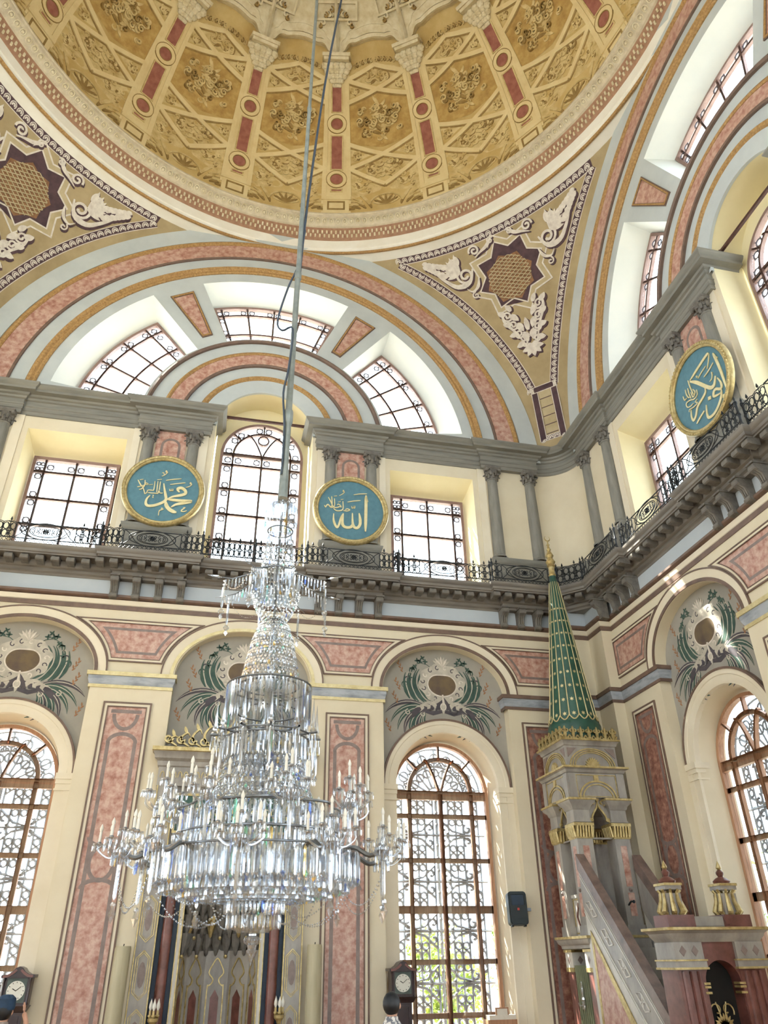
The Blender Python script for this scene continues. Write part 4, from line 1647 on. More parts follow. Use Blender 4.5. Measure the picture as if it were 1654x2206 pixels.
def rect_window():
    w = Win()
    h, z0, z1 = 1.45, 13.32, 17.55
    b = MB()
    b.plate(rect(-h, h, z0, z1), [rect(-h + .1, h - .1, z0 + .08, z1 - .12)], WN - .08, WN + .1, 0)
    w.frame = b.mesh('window_frame', 'wooddk')
    V = (-1.02, 0, 1.02)
    H = (13.8, 14.83, 15.86, 16.94)
    for u in V:
        bb = MB()
        bar(bb, (u, z0), (u, z1), .075)
        w.bars.append(bb.mesh('glazing_bar', 'wooddk'))
    for z in H:
        bb = MB()
        bar(bb, (-h + .05, z), (h - .05, z), .085, WN - .05, WN + .05)
        w.bars.append(bb.mesh('glazing_bar', 'wooddk'))
    ue = (-h + .08, -1.02, 0, 1.02, h - .08)
    ze = (z0 + .05,) + H + (z1 - .1,)
    for i in range(4):
        for j in range(5):
            w.panes.append(pane_mesh(rect(ue[i], ue[i + 1], ze[j], ze[j + 1])))
    t = MB()
    cells = []
    for s in (-1, 1):
        for z0_, z1_ in zip(ze[:-1], ze[1:]):
            if z1_ - z0_ > .7:
                cells += [(s * 1.19, z0_ + .17, .1), (s * 1.19, z1_ - .17, .1)]
        cells += [(s * .17, 17.17, .1), (s * .85, 17.17, .1)]
        for dx in (-.07, .07):
            for dz in (-.1, .1):
                cells.append((s * 1.19 + dx, 17.18 + dz, .06))
    ringlets(t, cells)
    w.tracery = t.mesh('tracery', 'tracery')
    return w


def centre_window():
    w = Win()
    r, zs, z0 = 1.55, 18.6, 13.32
    b = MB()
    b.plate(archloop(0, z0, zs, r, 32), [archloop(0, z0 + .08, zs, r - .1, 32)], WN - .08, WN + .1, 0)
    b.plate(rect(-1.75, 1.75, z0, 21.2), [archloop(0, z0 + .01, zs, r - .02, 32)], WN + .1, WN + .2, 1)
    w.frame = b.mesh('window_frame', ['wooddk', 'yellow'])
    ri = r - .1
    V = (-1.08, 0, 1.08)
    H = (13.8, 14.9, 15.97, 17.05, 18.13)
    for u in V:
        bb = MB()
        bar(bb, (u, z0), (u, zs), .075)
        w.bars.append(bb.mesh('glazing_bar', 'wooddk'))
    for z in H + (zs,):
        bb = MB()
        bar(bb, (-ri - .03, z), (ri + .03, z), .15 if z == zs else .085, WN - .05, WN + .05)
        w.bars.append(bb.mesh('glazing_bar', 'wooddk'))
    bb = MB()
    curvebar(bb, arc(0, zs, 1.08, 1.08, 0, pi, 24), .075)
    w.bars.append(bb.mesh('glazing_bar', 'wooddk'))
    bb = MB()
    curvebar(bb, arc(0, zs + .78, .2, .2, 0, 2 * pi, 18), .05)
    w.bars.append(bb.mesh('glazing_bar', 'wooddk'))
    for s in (-1, 1):
        bb = MB()
        curvebar(bb, [(s * (.02 + .62 * t), zs + .04 + .95 * (1 - (1 - t) ** 1.8)) for t in [k / 10 for k in range(11)]], .055)
        w.bars.append(bb.mesh('glazing_bar', 'wooddk'))
    for a in (40, 90, 140):
        bb = MB()
        c, s = cos(radians(a)), sin(radians(a))
        bar(bb, (1.08 * c, zs + 1.08 * s), (ri * c, zs + ri * s), .06)
        w.bars.append(bb.mesh('glazing_bar', 'wooddk'))
    ue = (-ri, -1.08, 0, 1.08, ri)
    ze = (z0 + .05,) + H + (zs,)
    for i in range(4):
        for j in range(6):
            w.panes.append(pane_mesh(rect(ue[i], ue[i + 1], ze[j], ze[j + 1])))
    for i in range(4):
        a0, a1 = i * pi / 4, (i + 1) * pi / 4
        w.panes.append(pane_mesh(arc(0, zs, 1.08, 1.08, a0, a1, 6) + arc(0, zs, ri, ri, a1, a0, 6)))
    w.panes.append(pane_mesh(arc(0, zs, 1.08, 1.08, 0, pi, 16)))
    t = MB()
    cells = []
    for s in (-1, 1):
        for z0_, z1_ in zip(ze[:-1], ze[1:]):
            if z1_ - z0_ > .7:
                cells += [(s * 1.26, z0_ + .18, .11), (s * 1.26, z1_ - .18, .11)]
        cells += [(s * .19, 18.36, .11), (s * .88, 18.36, .11), (s * 1.26, 18.36, .11)]
    for a in (8, 32, 48, 82, 98, 132, 148, 172):
        cells.append((1.27 * cos(radians(a)), zs + 1.27 * sin(radians(a)), .11))
    ringlets(t, cells)
    w.tracery = t.mesh('tracery', 'tracery')
    return w


def lunette_window(a0, a1, rad, mirror=1):
    w = Win()
    r0, r1 = 4.6, 7.24
    b = MB()
    b.plate(sector(r0, r1, a0, a1, 20), [sector(r0 + .1, r1 - .1, a0 + .9, a1 - .9, 20)], WN - .08, WN + .1, 0)
    w.frame = b.mesh('window_frame', 'wooddk')
    A0, A1 = radians(a0 + .5), radians(a1 - .5)
    radii = (4.72, 5.67, 6.76, 7.14)
    for r in (5.67, 6.76):
        bb = MB()
        curvebar(bb, arc(0, ZS, r, r, A0, A1, 18), .08)
        w.bars.append(bb.mesh('glazing_bar', 'wooddk'))
    for a in rad:
        bb = MB()
        c, s = cos(radians(a)), sin(radians(a))
        bar(bb, (r0 * c, ZS + r0 * s), (r1 * c, ZS + r1 * s), .08, WN - .05, WN + .05)
        w.bars.append(bb.mesh('glazing_bar', 'wooddk'))
    ae = [a0 + .8] + sorted(rad) + [a1 - .8]
    t = MB()
    cells = []
    for i in range(len(ae) - 1):
        for j in range(3):
            w.panes.append(pane_mesh(sector(radii[j], radii[j + 1], ae[i], ae[i + 1], 4)))
        am, da = (ae[i] + ae[i + 1]) / 2, (ae[i + 1] - ae[i]) / 2
        for s in ((-1, 1) if da > 3 else (0,)):
            a = radians(am + s * (da - 1.5))
            cells.append((6.95 * cos(a), ZS + 6.95 * sin(a), .1))
        if da < 3:
            for j in range(2):
                for q in (.2, .8):
                    r = radii[j] + (radii[j + 1] - radii[j]) * q
                    cells.append((r * cos(radians(am)), ZS + r * sin(radians(am)), .1))
    ringlets(t, cells)
    w.tracery = t.mesh('tracery', 'tracery')
    return w


WL, WR, WC = lower_window(), rect_window(), centre_window()
LW = [lunette_window(10, 49.5, (16.2, 25.6, 35.5, 44.5)), lunette_window(69, 111, (71.8, 81, 90.2, 99.5, 108.4)), lunette_window(130.5, 170, (135.5, 144.5, 154.4, 163.8))]
WL.put(M_BACK, 6.40, 'tall arched wooden window right of the mihrab')
WL.put(M_BACK, -6.465, 'tall arched wooden window at the left edge')
WR.put(M_BACK, -6.43, 'rectangular upper window left of the left roundel')
WR.put(M_BACK, 6.43, 'rectangular upper window right of the right roundel')
WC.put(M_BACK, 0, 'arched upper window between the two roundels')
for q, nm in zip(LW, ('right', 'crown', 'left')):
    q.put(M_BACK, 0, 'fan-shaped lunette window at the %s of the back arch' % nm)
WL.put(M_RIGHT, -6.465, 'tall arched wooden window on the right wall')
WR.put(M_RIGHT, -6.43, 'rectangular upper window beside the right-wall roundel')
WC.put(M_RIGHT, 0, 'arched upper window of the right wall')
LW[2].put(M_RIGHT, 0, 'lower fan-shaped lunette window of the right arch')
LW[1].put(M_RIGHT, 0, 'upper fan-shaped lunette window of the right arch')


# traced calligraphy: (centre line, stroke width) in metres from the disc centre
SCRIPT = {'A': [([(0.536, 0.667), (0.537, 0.046), (0.529, -0.799)], 0.096),
 ([(0.601, 0.402), (0.533, 0.61)], 0.042),
 ([(0.291, -0.094), (0.33, -0.31), (0.331, -0.529), (0.246, -0.68), (0.132, -0.671), (0.069, -0.516), (0.05, -0.112)], 0.089),
 ([(0.069, -0.516), (0.017, -0.663), (-0.115, -0.71), (-0.249, -0.672), (-0.298, -0.537), (-0.276, -0.162)], 0.089),
 ([(-0.276, -0.162), (-0.349, -0.346), (-0.42, -0.637), (-0.484, -0.742), (-0.561, -0.632), (-0.617, -0.443), (-0.618, -0.203)], 0.069),
 ([(0.082, 0.633), (0.316, 0.697), (0.572, 0.734)], 0.029),
 ([(-0.138, 0.304), (0.084, 0.377), (0.337, 0.426)], 0.029),
 ([(0.018, 0.162), (0.029, 0.085), (0.077, 0.102), (0.086, 0.17), (0.094, 0.093), (0.135, 0.109), (0.134, 0.187)], 0.029),
 ([(-0.251, 0.693), (-0.291, 0.779), (-0.31, 0.731), (-0.261, 0.703), (-0.327, 0.615), (-0.442, 0.532)], 0.025),
 ([(-0.711, 0.476), (-0.689, 0.209), (-0.701, 0.074), (-0.758, 0.056), (-0.827, 0.126), (-0.874, 0.098), (-0.919, 0.014), (-0.959, 0.087)], 0.039),
 ([(-0.835, 0.426), (-0.744, 0.269), (-0.644, 0.059), (-0.528, 0.04), (-0.414, 0.087), (-0.347, 0.073)], 0.035),
 ([(-0.613, 0.398), (-0.597, 0.131), (-0.662, 0.035), (-0.757, 0.023)], 0.031),
 ([(-0.303, 0.324), (-0.289, 0.036), (-0.373, -0.063), (-0.526, -0.082), (-0.632, -0.006)], 0.035),
 ([(-0.511, 0.142), (-0.454, 0.182), (-0.357, 0.105)], 0.031),
 ([(-0.22, -0.023), (-0.144, 0.031), (-0.048, -0.002), (-0.143, -0.053), (-0.278, -0.052)], 0.035),
 ([(-0.475, 0.269), (-0.38, 0.303)], 0.019),
 ([(-0.381, 0.382), (-0.285, 0.405)], 0.019),
 ([(-0.634, 0.485), (-0.519, 0.518)], 0.019)], 'M': [([(0.54, -0.009), (0.466, 0.07), (0.484, 0.139), (0.59, 0.164), (0.71, 0.079), (0.732, -0.029), (0.607, -0.111), (0.347, -0.199), (0.182, -0.307)], 0.089),
 ([(0.167, -0.324), (0.292, -0.326), (0.544, -0.327), (0.965, -0.308), (0.733, -0.402), (0.475, -0.488), (0.33, -0.614)], 0.085),
 ([(0.129, -0.412), (0.183, -0.578), (0.288, -0.694), (0.421, -0.764), (0.53, -0.783)], 0.112),
 ([(-0.022, 0.274), (0.04, 0.015), (0.122, -0.26), (0.119, -0.369), (-0.006, -0.493), (-0.221, -0.606), (-0.41, -0.64), (-0.493, -0.553), (-0.483, -0.379), (-0.398, -0.238)], 0.081),
 ([(0.033, 0.398), (0.278, 0.471), (0.536, 0.527)], 0.027),
 ([(0.189, 0.252), (0.425, 0.321), (0.682, 0.384)], 0.027),
 ([(0.194, 0.079), (0.211, 0.015), (0.254, 0.032), (0.252, 0.087), (0.271, 0.023), (0.313, 0.039), (0.299, 0.104)], 0.029),
 ([(0.907, 0.34), (0.851, 0.422), (0.84, 0.365), (0.897, 0.35), (0.834, 0.263), (0.713, 0.202)], 0.027),
 ([(0.056, 0.701), (-0.001, 0.784), (-0.011, 0.726), (0.037, 0.71), (-0.032, 0.61), (-0.122, 0.541)], 0.027),
 ([(-0.131, 0.675), (-0.078, 0.683), (-0.06, 0.617)], 0.023),
 ([(0.096, -0.718), (0.045, -0.67), (0.033, -0.715), (0.096, -0.718), (-0.004, -0.762), (-0.032, -0.819), (-0.029, -0.967)], 0.029),
 ([(0.72, -0.588), (0.79, -0.569), (0.694, -0.667), (0.683, -0.722), (0.773, -0.722), (0.857, -0.679)], 0.033),
 ([(-0.871, 0.307), (-0.776, 0.153), (-0.669, 0.034)], 0.033),
 ([(-0.641, 0.326), (-0.629, 0.127), (-0.697, -0.014), (-0.778, -0.068)], 0.033),
 ([(-0.513, 0.187), (-0.59, 0.221), (-0.617, 0.162), (-0.519, 0.164)], 0.027),
 ([(-0.855, 0.032), (-0.763, 0.066), (-0.647, 0.125)], 0.029),
 ([(-0.669, 0.034), (-0.615, -0.091), (-0.58, -0.207)], 0.029),
 ([(-0.58, -0.207), (-0.518, -0.144), (-0.496, -0.054), (-0.391, -0.04), (-0.321, -0.031), (-0.31, 0.081), (-0.318, 0.324)], 0.029),
 ([(-0.203, -0.104), (-0.213, 0.093), (-0.22, 0.337)], 0.029),
 ([(-0.136, -0.007), (-0.138, 0.326)], 0.029),
 ([(-0.483, -0.14), (-0.375, -0.148), (-0.234, -0.141), (-0.164, -0.132), (-0.142, -0.03), (-0.095, -0.112), (-0.007, -0.101)], 0.029),
 ([(-0.308, -0.216), (-0.288, -0.257)], 0.031),
 ([(-0.311, -0.282), (-0.288, -0.322)], 0.031),
 ([(-0.255, 0.388), (-0.105, 0.419)], 0.017),
 ([(-0.818, 0.313), (-0.699, 0.352)], 0.017),
 ([(-0.491, 0.157), (-0.37, 0.188)], 0.017)], 'B': [([(0.895, 0.516), (0.918, 0.271), (0.932, -0.179), (0.907, -0.889)], 0.078),
 ([(0.92, 0.358), (0.983, 0.266)], 0.044),
 ([(0.756, 0.652), (0.617, 0.653), (0.209, 0.583), (-0.242, 0.493)], 0.071),
 ([(-0.253, 0.466), (-0.025, 0.243), (0.249, -0.132), (0.407, -0.309), (0.551, -0.318), (0.696, -0.13)], 0.093),
 ([(0.759, 0.631), (0.648, 0.444), (0.511, 0.28)], 0.03),
 ([(0.199, -0.142), (0.159, -0.267), (-0.024, -0.343), (-0.294, -0.422), (-0.464, -0.603), (-0.61, -0.663), (-0.642, -0.499), (-0.566, -0.311)], 0.064),
 ([(0.733, -0.231), (0.789, -0.417), (0.769, -0.571), (0.678, -0.579), (0.562, -0.482), (0.447, -0.489), (0.399, -0.604), (0.549, -0.676), (0.69, -0.708)], 0.068),
 ([(0.732, -0.608), (0.64, -0.802), (0.429, -0.967), (0.194, -1.049), (-0.02, -1.017), (-0.053, -0.872), (0.03, -0.613)], 0.071),
 ([(-0.104, -0.712), (-0.34, -0.769), (-0.536, -0.841)], 0.047),
 ([(0.244, -0.485), (0.21, -0.578)], 0.101),
 ([(0.764, -0.82), (0.732, -0.912)], 0.115),
 ([(0.501, 0.396), (0.261, 0.356), (0.072, 0.304)], 0.029),
 ([(0.782, 0.27), (0.546, 0.196), (0.299, 0.162)], 0.032),
 ([(0.637, 0.027), (0.609, 0.07), (0.604, 0.003), (0.54, -0.099), (0.44, -0.119)], 0.025),
 ([(0.022, 0.419), (0.038, 0.369), (0.076, 0.373), (0.057, 0.416), (0.022, 0.419)], 0.02),
 ([(-0.314, 0.563), (-0.316, 0.309), (-0.287, 0.015)], 0.034),
 ([(-0.531, 0.398), (-0.548, 0.23), (-0.505, 0.087), (-0.425, 0.039)], 0.03),
 ([(-0.42, 0.361), (-0.443, 0.18), (-0.423, -0.017)], 0.03),
 ([(-0.246, 0.178), (-0.206, 0.036), (-0.333, -0.037), (-0.352, 0.159)], 0.03),
 ([(-0.124, 0.058), (-0.16, -0.09), (-0.318, -0.121), (-0.501, -0.025), (-0.671, -0.013), (-0.671, -0.139), (-0.547, -0.202), (-0.403, -0.211)], 0.029),
 ([(-0.209, -0.21), (-0.314, -0.231), (-0.252, -0.316), (-0.446, -0.318), (-0.622, -0.267), (-0.668, -0.319)], 0.027),
 ([(-0.703, 0.285), (-0.69, 0.129), (-0.586, 0.135)], 0.027)]}

# ================================================================== ROUNDELS
def roundel(key, M, label):
    R_ = 1.36
    root = MB()
    disc_ = [(r_, z_) for r_, z_ in ((.001, .0), (1.22, .0), (1.22, .03))]
    b = MB()
    b.lathe([(.001, 0), (1.2, 0)], (0, 0, 0), 48, mi=0)
    b.lathe([(.001, -.08), (1.3, -.08)], (0, 0, 0), 48, mi=1)
    toY = Matrix.Rotation(radians(90), 4, 'X')
    bb = MB().merge(b, toY)
    T = M @ Matrix.Translation((3.23 if key == 'A' else -3.23, -.3, 15.9)) @ Matrix.Rotation(radians(3), 4, 'X')
    ob = bb.obj('calligraphy_roundel', ['teal', 'stonedk'], M=T, label=label, cat='roundel', group='calligraphy roundels')
    b = MB()
    b.lathe([(1.17, -.02), (1.17, .04), (1.2, .07), (1.24, .07), (1.26, .1), (1.31, .11), (1.35, .08), (1.37, .02), (1.37, -.06), (1.3, -.09)], (0, 0, 0), 64)
    for k in range(72):
        a = 2 * pi * k / 72
        b.sphere((1.305 * cos(a), 1.305 * sin(a), .1), .035, 5, 3)
    MB().merge(b, toY).obj('gilded_rim', 'gold', ob)
    b = MB()
    f = lambda u, z, h: (u, -h, z)
    for pts, w in SCRIPT[key]:
        if len(pts) > 2:
            p = smooth(pts, 5)
            n = len(p)
            ws = [w * (.55 + .45 * sin(pi * (i + .5) / n) ** .6) if w < .05 else w * (.3 + .7 * min(1, 5 * (i + .5) / n, 4 * (n - i - .5) / n)) for i in range(n)]
        else:
            p, ws = pts, [w] * len(pts)
        b.stroke(p, [q * 1.15 for q in ws], f, .005, .03)
    b.obj('calligraphy', 'script', ob, kind='stuff' if False else None)
    return ob


roundel('M', M_BACK, 'teal gilt-rimmed calligraphy roundel left of the central upper window')
roundel('A', M_BACK, 'teal gilt-rimmed calligraphy roundel right of the central upper window')
roundel('B', M_RIGHT, 'teal gilt-rimmed calligraphy roundel on the right wall, partly behind the railing')

# ================================================================== MIHRAB
mih = empty('mihrab', (0, 0, 0), label='grey marble mihrab niche with gilded cornice and red columns behind the chandelier', cat='mihrab')
b = MB()
b.plate([(-2.12, 0), (2.12, 0), (2.12, 7.05), (-2.12, 7.05)], [[(-1.05, .02), (1.05, .02), (1.05, 4.5), (-1.05, 4.5)]], -.1, .34, 0)
b.obj('back_slab', 'mgrey', mih)
for s in (-1, 1):
    b = MB().box(s * 1.85 - .24, s * 1.85 + .24, -.26, -.1, 0, 6.4, 0)
    f = wallmap(-.26)
    x0 = s * 1.85
    for k in range(5):
        zc = 5.6 - k * 1.22
        for q, w in ((.17, .022), (.12, .016)):
            hx = [(x0, zc + .52 + (q - .17)), (x0 + q, zc + .36), (x0 + q, zc - .36), (x0, zc - .52 - (q - .17)), (x0 - q, zc - .36), (x0 - q, zc + .36), (x0, zc + .52 + (q - .17))]
            b.stroke(hx, w, f, 0, .02, 1)
        b.plate([(x0 + .09 * cos(t), zc + .28 * sin(t)) for t in [2 * pi * i / 12 for i in range(12)]], [], -.266, -.25, 2, back=False)
    for e in (-.23, .23):
        b.box(x0 + e - .015, x0 + e + .015, -.29, -.1, 0, 6.4, 1)
    b.obj('side_strip', ['mgrey', 'gold', 'pinkgrey'], mih)
    xc = s * 1.36
    MB().box(xc - .28, xc + .28, -.12, -.09, 0, 4.9, 0).obj('blue_channel', 'bluedk', mih)
    b = MB()
    b.lathe([(.17, 0), (.17, .2), (.13, .26), (.13, 4.4), (.15, 4.42), (.15, 4.46)], (xc, -.16, 0), 14, mi=0)
    b.lathe([(.14, 4.46), (.2, 4.62), (.24, 4.85), (.24, 4.9), (.1, 4.9)], (xc, -.16, 0), 14, mi=1)
    b.obj('red_column', ['mred', 'gold'], mih)
    b = MB().box(s * 1.05 - .04, s * 1.05 + .04, -.2, -.05, 0, 4.5, 0).box(s * 1.0 - .015, s * 1.0 + .015, -.22, -.05, 0, 4.5, 1).box(s * 1.1 - .012, s * 1.1 + .012, -.21, -.05, 0, 4.5, 1)
    b.obj('gilded_jamb', ['mwhite', 'gold'], mih)
# niche facets
N = 5
cx, cn = 0, .02
for k in range(N):
    a0, a1 = pi - pi * k / N, pi - pi * (k + 1) / N
    p0, p1 = Vector((1.0 * cos(a0), cn + 1.05 * sin(a0))), Vector((1.0 * cos(a1), cn + 1.05 * sin(a1)))
    d = p1 - p0
    L = d.length
    d.normalize()
    nn = Vector((d.y, -d.x))
    f = lambda u, z, h, p0=p0, d=d, nn=nn: (p0.x + d.x * u + nn.x * h, p0.y + d.y * u + nn.y * h, z)
    b = MB()
    b.plate(rect(0, L, 0, 2.45), [], 0, -.08, 0, mapf=f)
    m = L / 2
    for w, col, q in ((.028, 1, 0),):
        hw = m - .1
        shape = [(m - hw, .1), (m - hw, 1.55), (m - hw + .04, 1.66), (m - .1, 1.72), (m - .08, 1.82), (m - .19, 1.95), (m - .12, 2.12), (m, 2.28), (m + .12, 2.12), (m + .19, 1.95), (m + .08, 1.82), (m + .1, 1.72), (m + hw - .04, 1.66), (m + hw, 1.55), (m + hw, .1)]
        b.stroke(smooth(shape, 3), .03, f, 0, .03, 1)
        b.plate([(m - hw + .1, .1), (m + hw - .1, .1), (m + hw - .1, 1.4), (m, 1.58), (m - hw + .1, 1.4)], [], .008, 0, 2, back=False, mapf=f)
    b.obj('niche_panel', ['mgrey', 'gold', 'mred'], mih)
b = MB()
for t in range(5):
    rr = 1.0 - .04 * t
    z = 2.42 + t * .42
    cnt = 11
    for k in range(cnt):
        a = pi - pi * (k + (.5 if t % 2 else .25)) / cnt
        sh = 1.05 - .2 * t
        x, y = (rr - .06) * cos(a), cn - .05 + sh * sin(a)
        b.lathe([(.002, -.1), (.04, -.06), (.07, .05), (.13, .2), (.15, .42)], (x, y, z), 7, mi=t % 2 and k % 3 == 1 and 1 or 0)
        if (k + t) % 3 == 0:
            b.sphere((x, y - .03, z - .1), .05, 6, 4, 1)
    b.run([(rr * cos(pi - pi * k / 12), cn + (1.05 - .2 * t + .05) * sin(pi - pi * k / 12)) for k in range(13)], [(.0, z), (-.1, z + .42)], side=1, mi=0)
b.box(-1.1, 1.1, -.05, 1.15, 4.45, 4.6, 0)
b.obj('muqarnas_hood', ['stonedk', 'gold'], mih)
MB().plate(rect(-1.1, 1.1, 0, 4.6), [], 1.1, 1.16, 0).obj('niche_back', 'mgrey', mih)
# inscription, frieze, cornice, crest
b = MB().box(-1.5, 1.5, -.2, -.08, 5.25, 6.15, 0)
for k in range(9):
    x = -1.2 + k * .3
    b.stroke(spiral(x, 5.7, .16, .03, k, k + 4.5, 12), taper(13, .05), wallmap(-.2), 0, .015, 1)
    b.stroke([(x, 5.95), (x + .03, 5.5)], .035, wallmap(-.2), 0, .015, 1)
b.plate(rect(-1.56, 1.56, 5.19, 6.21), [rect(-1.5, 1.5, 5.25, 6.15)], -.23, -.08, 2)
b.obj('inscription_panel', ['green', 'goldpale', 'gold'], mih)
b = MB().box(-2.12, 2.12, -.22, .3, 6.4, 6.9, 0)
for k in range(26):
    x = -2.0 + k * .16
    b.stroke(arc(x, 6.62, .055, .16, pi, 0, 8), .02, wallmap(-.22), 0, .02, 1)
b.obj('frieze', ['mgrey', 'gold'], mih)
PM = [(-2.12, .36), (-2.12, -.22), (2.12, -.22), (2.12, .36)]
b = MB().run(PM, [(0, 6.9), (.04, 6.93), (.06, 7.05), (.14, 7.12), (.16, 7.25), (.2, 7.3)], side=-1, mi=0)
b.run(PM, [(.2, 7.3), (.23, 7.32), (.23, 7.42), (-.6, 7.46)], side=-1, mi=1)
b.obj('cornice', ['mgrey', 'gold'], mih)
b = MB()
f = wallmap(-.25)
for s in (-1, 1):
    for k in range(6):
        x = s * (.25 + k * .33)
        hgt = 1.0 - .13 * k
        b.stroke(smooth([(x - s * .2, 7.47), (x, 7.6), (x + s * .05, 7.47 + hgt * .5), (x - s * .12, 7.47 + hgt * .8), (x - s * .2, 7.47 + hgt * .6)], 4), taper(17, .085), f, -.06, .05)
        b.stroke(spiral(x + s * .06, 7.58 + .02 * k, .13, .03, 0, s * 7, 16), .05, f, -.06, .05)
        p, w = leafpoly(x - s * .1, 7.47 + hgt * .75, radians(90 - s * 20), .22, .09)
        b.stroke(p, w, f, -.05, .045)
b.obj('gilded_crest', 'gold', mih)

# great candles either side
for s, nm in ((-1, 'left'), (1, 'right')):
    x = 2.37 if s > 0 else -2.34
    c = empty('giant_candle', (x, -.62, 0), label='thick pale tallow candle standing at the %s of the mihrab' % nm, cat='candle', group='giant candles by the mihrab')
    b = MB().lathe([(.001, .62), (.2, .62), (.195, 2.5), (.18, 2.55), (.001, 2.53)], seg=20)
    b.obj('wax', 'candle', c)
    MB().tube([(0, 0, 2.52), (.01, 0, 2.6)], .012, 5, cap=True).obj('wick', 'black', c)
    b = MB().lathe([(.001, 0), (.36, 0), (.36, .05), (.3, .1), (.12, .16), (.1, .3), (.16, .36), (.1, .42), (.12, .5), (.26, .58), (.27, .64), (.2, .64)], seg=20)
    b.obj('brass_stand', 'gold', c)
for x, lb in ((-1.43, 'left'), (1.55, 'right')):
    c = empty('candelabrum', (x, -.55, 0), label='gilt candelabrum with flame bulbs before the %s red column' % lb, cat='candelabrum', group='mihrab candelabra')
    MB().lathe([(.001, 0), (.17, 0), (.17, .04), (.05, .1), (.03, .4), (.06, .46), (.03, .52), (.03, .85), (.07, .95), (.12, 1.0), (.13, 1.06), (.05, 1.08)], seg=12).obj('stem', 'gold', c)
    for k in range(3):
        a = 2 * pi * k / 3 + .5
        px, py = .1 * cos(a), .1 * sin(a)
        b = MB().tube([(0, 0, .95), (px * .8, py * .8, .98), (px, py, 1.08)], .018, 6)
        b.lathe([(.02, 1.06), (.05, 1.1), (.05, 1.13), (.03, 1.13), (.03, 1.22)], (px, py, 0), 8)
        arm = b.obj('arm', 'gold', c)
        MB().lathe([(.02, 1.22), (.045, 1.28), (.04, 1.34), (.002, 1.46)], (px, py, 0), 8).obj('flame_bulb', 'bulb', arm)

# ================================================================== MINBAR
mb = empty('minbar', (10.09, -1.4, 0), label='tall marble minbar with green spire, canopy and stair by the corner', cat='minbar')
H = .82                 # half width of the shaft


def sq(h):
    return [(-h, -h), (h, -h), (h, h), (-h, h)]


def mrun(h, prof, name, mats, mi=0, mis=None):
    b = MB().run(sq(h), prof, side=-1, closed=True, mi=mi, mis=mis)
    return b.obj(name, mats, mb)


# base storey
b = MB()
for sx_ in (-1, 1):
    for sy_ in (-1, 1):
        for (h0, z0, z1, mi) in ((.24, 0, .3, 0), (.19, .3, 1.85, 2), (.23, 1.85, 1.95, 1), (.22, 1.95, 2.3, 0), (.25, 2.3, 2.36, 1)):
            b.box(sx_ * .6 - h0, sx_ * .6 + h0, sy_ * .6 - h0, sy_ * .6 + h0, z0, z1, mi)
        for a, c in (((0, -1), 1), ((1, 0), 1), ((-1, 0), 1), ((0, 1), 1)):
            ox, oy = sx_ * .6 + a[0] * .222, sy_ * .6 + a[1] * .222
            if a[0]:
                b.add([(ox, oy - .08, 2.12), (ox, oy, 2.02), (ox, oy + .08, 2.12), (ox, oy, 2.22)], [(0, 1, 2, 3)], 3)
            else:
                b.add([(ox - .08, oy, 2.12), (ox, oy, 2.02), (ox + .08, oy, 2.12), (ox, oy, 2.22)], [(0, 1, 2, 3)], 3)
b.obj('base_pier', ['mwhite', 'gold', 'mred', 'pinkgrey'], mb)
b = MB()
for k in range(14):
    x0 = -.36 + k * .72 / 13
    b.tube([(-.78, x0, 0), (-.78 + .02 * (k % 2), x0, 1.0), (-.78, x0 * .9, 2.0)], .034, 5)
b.obj('curtain', 'curtain', mb)
b = MB()
b.lathe([(.001, 1.0), (.06, 1.05), (.04, 1.15), (.07, 1.25), (.03, 1.35), (.05, 1.5), (.002, 1.65)], (-.84, 0, 0), 8)
for k in range(6):
    a = 2 * pi * k / 6
    b.tube([(-.84, 0, 1.15), (-.84 + .1 * cos(a), .1 * sin(a), 1.1), (-.84 + .14 * cos(a), .14 * sin(a), 1.18)], .02, 5)
b.obj('glass_lamp', 'crystal2', mb)
FL = [(0, 2.36), (.05, 2.38), (.06, 2.45), (.12, 2.5), (.15, 2.58), (.18, 2.6), (.18, 2.66), (-.85, 2.68)]
mrun(H, FL, 'floor_cornice', ['mgrey', 'gold'], mis=[0, 0, 0, 0, 0, 1, 0])
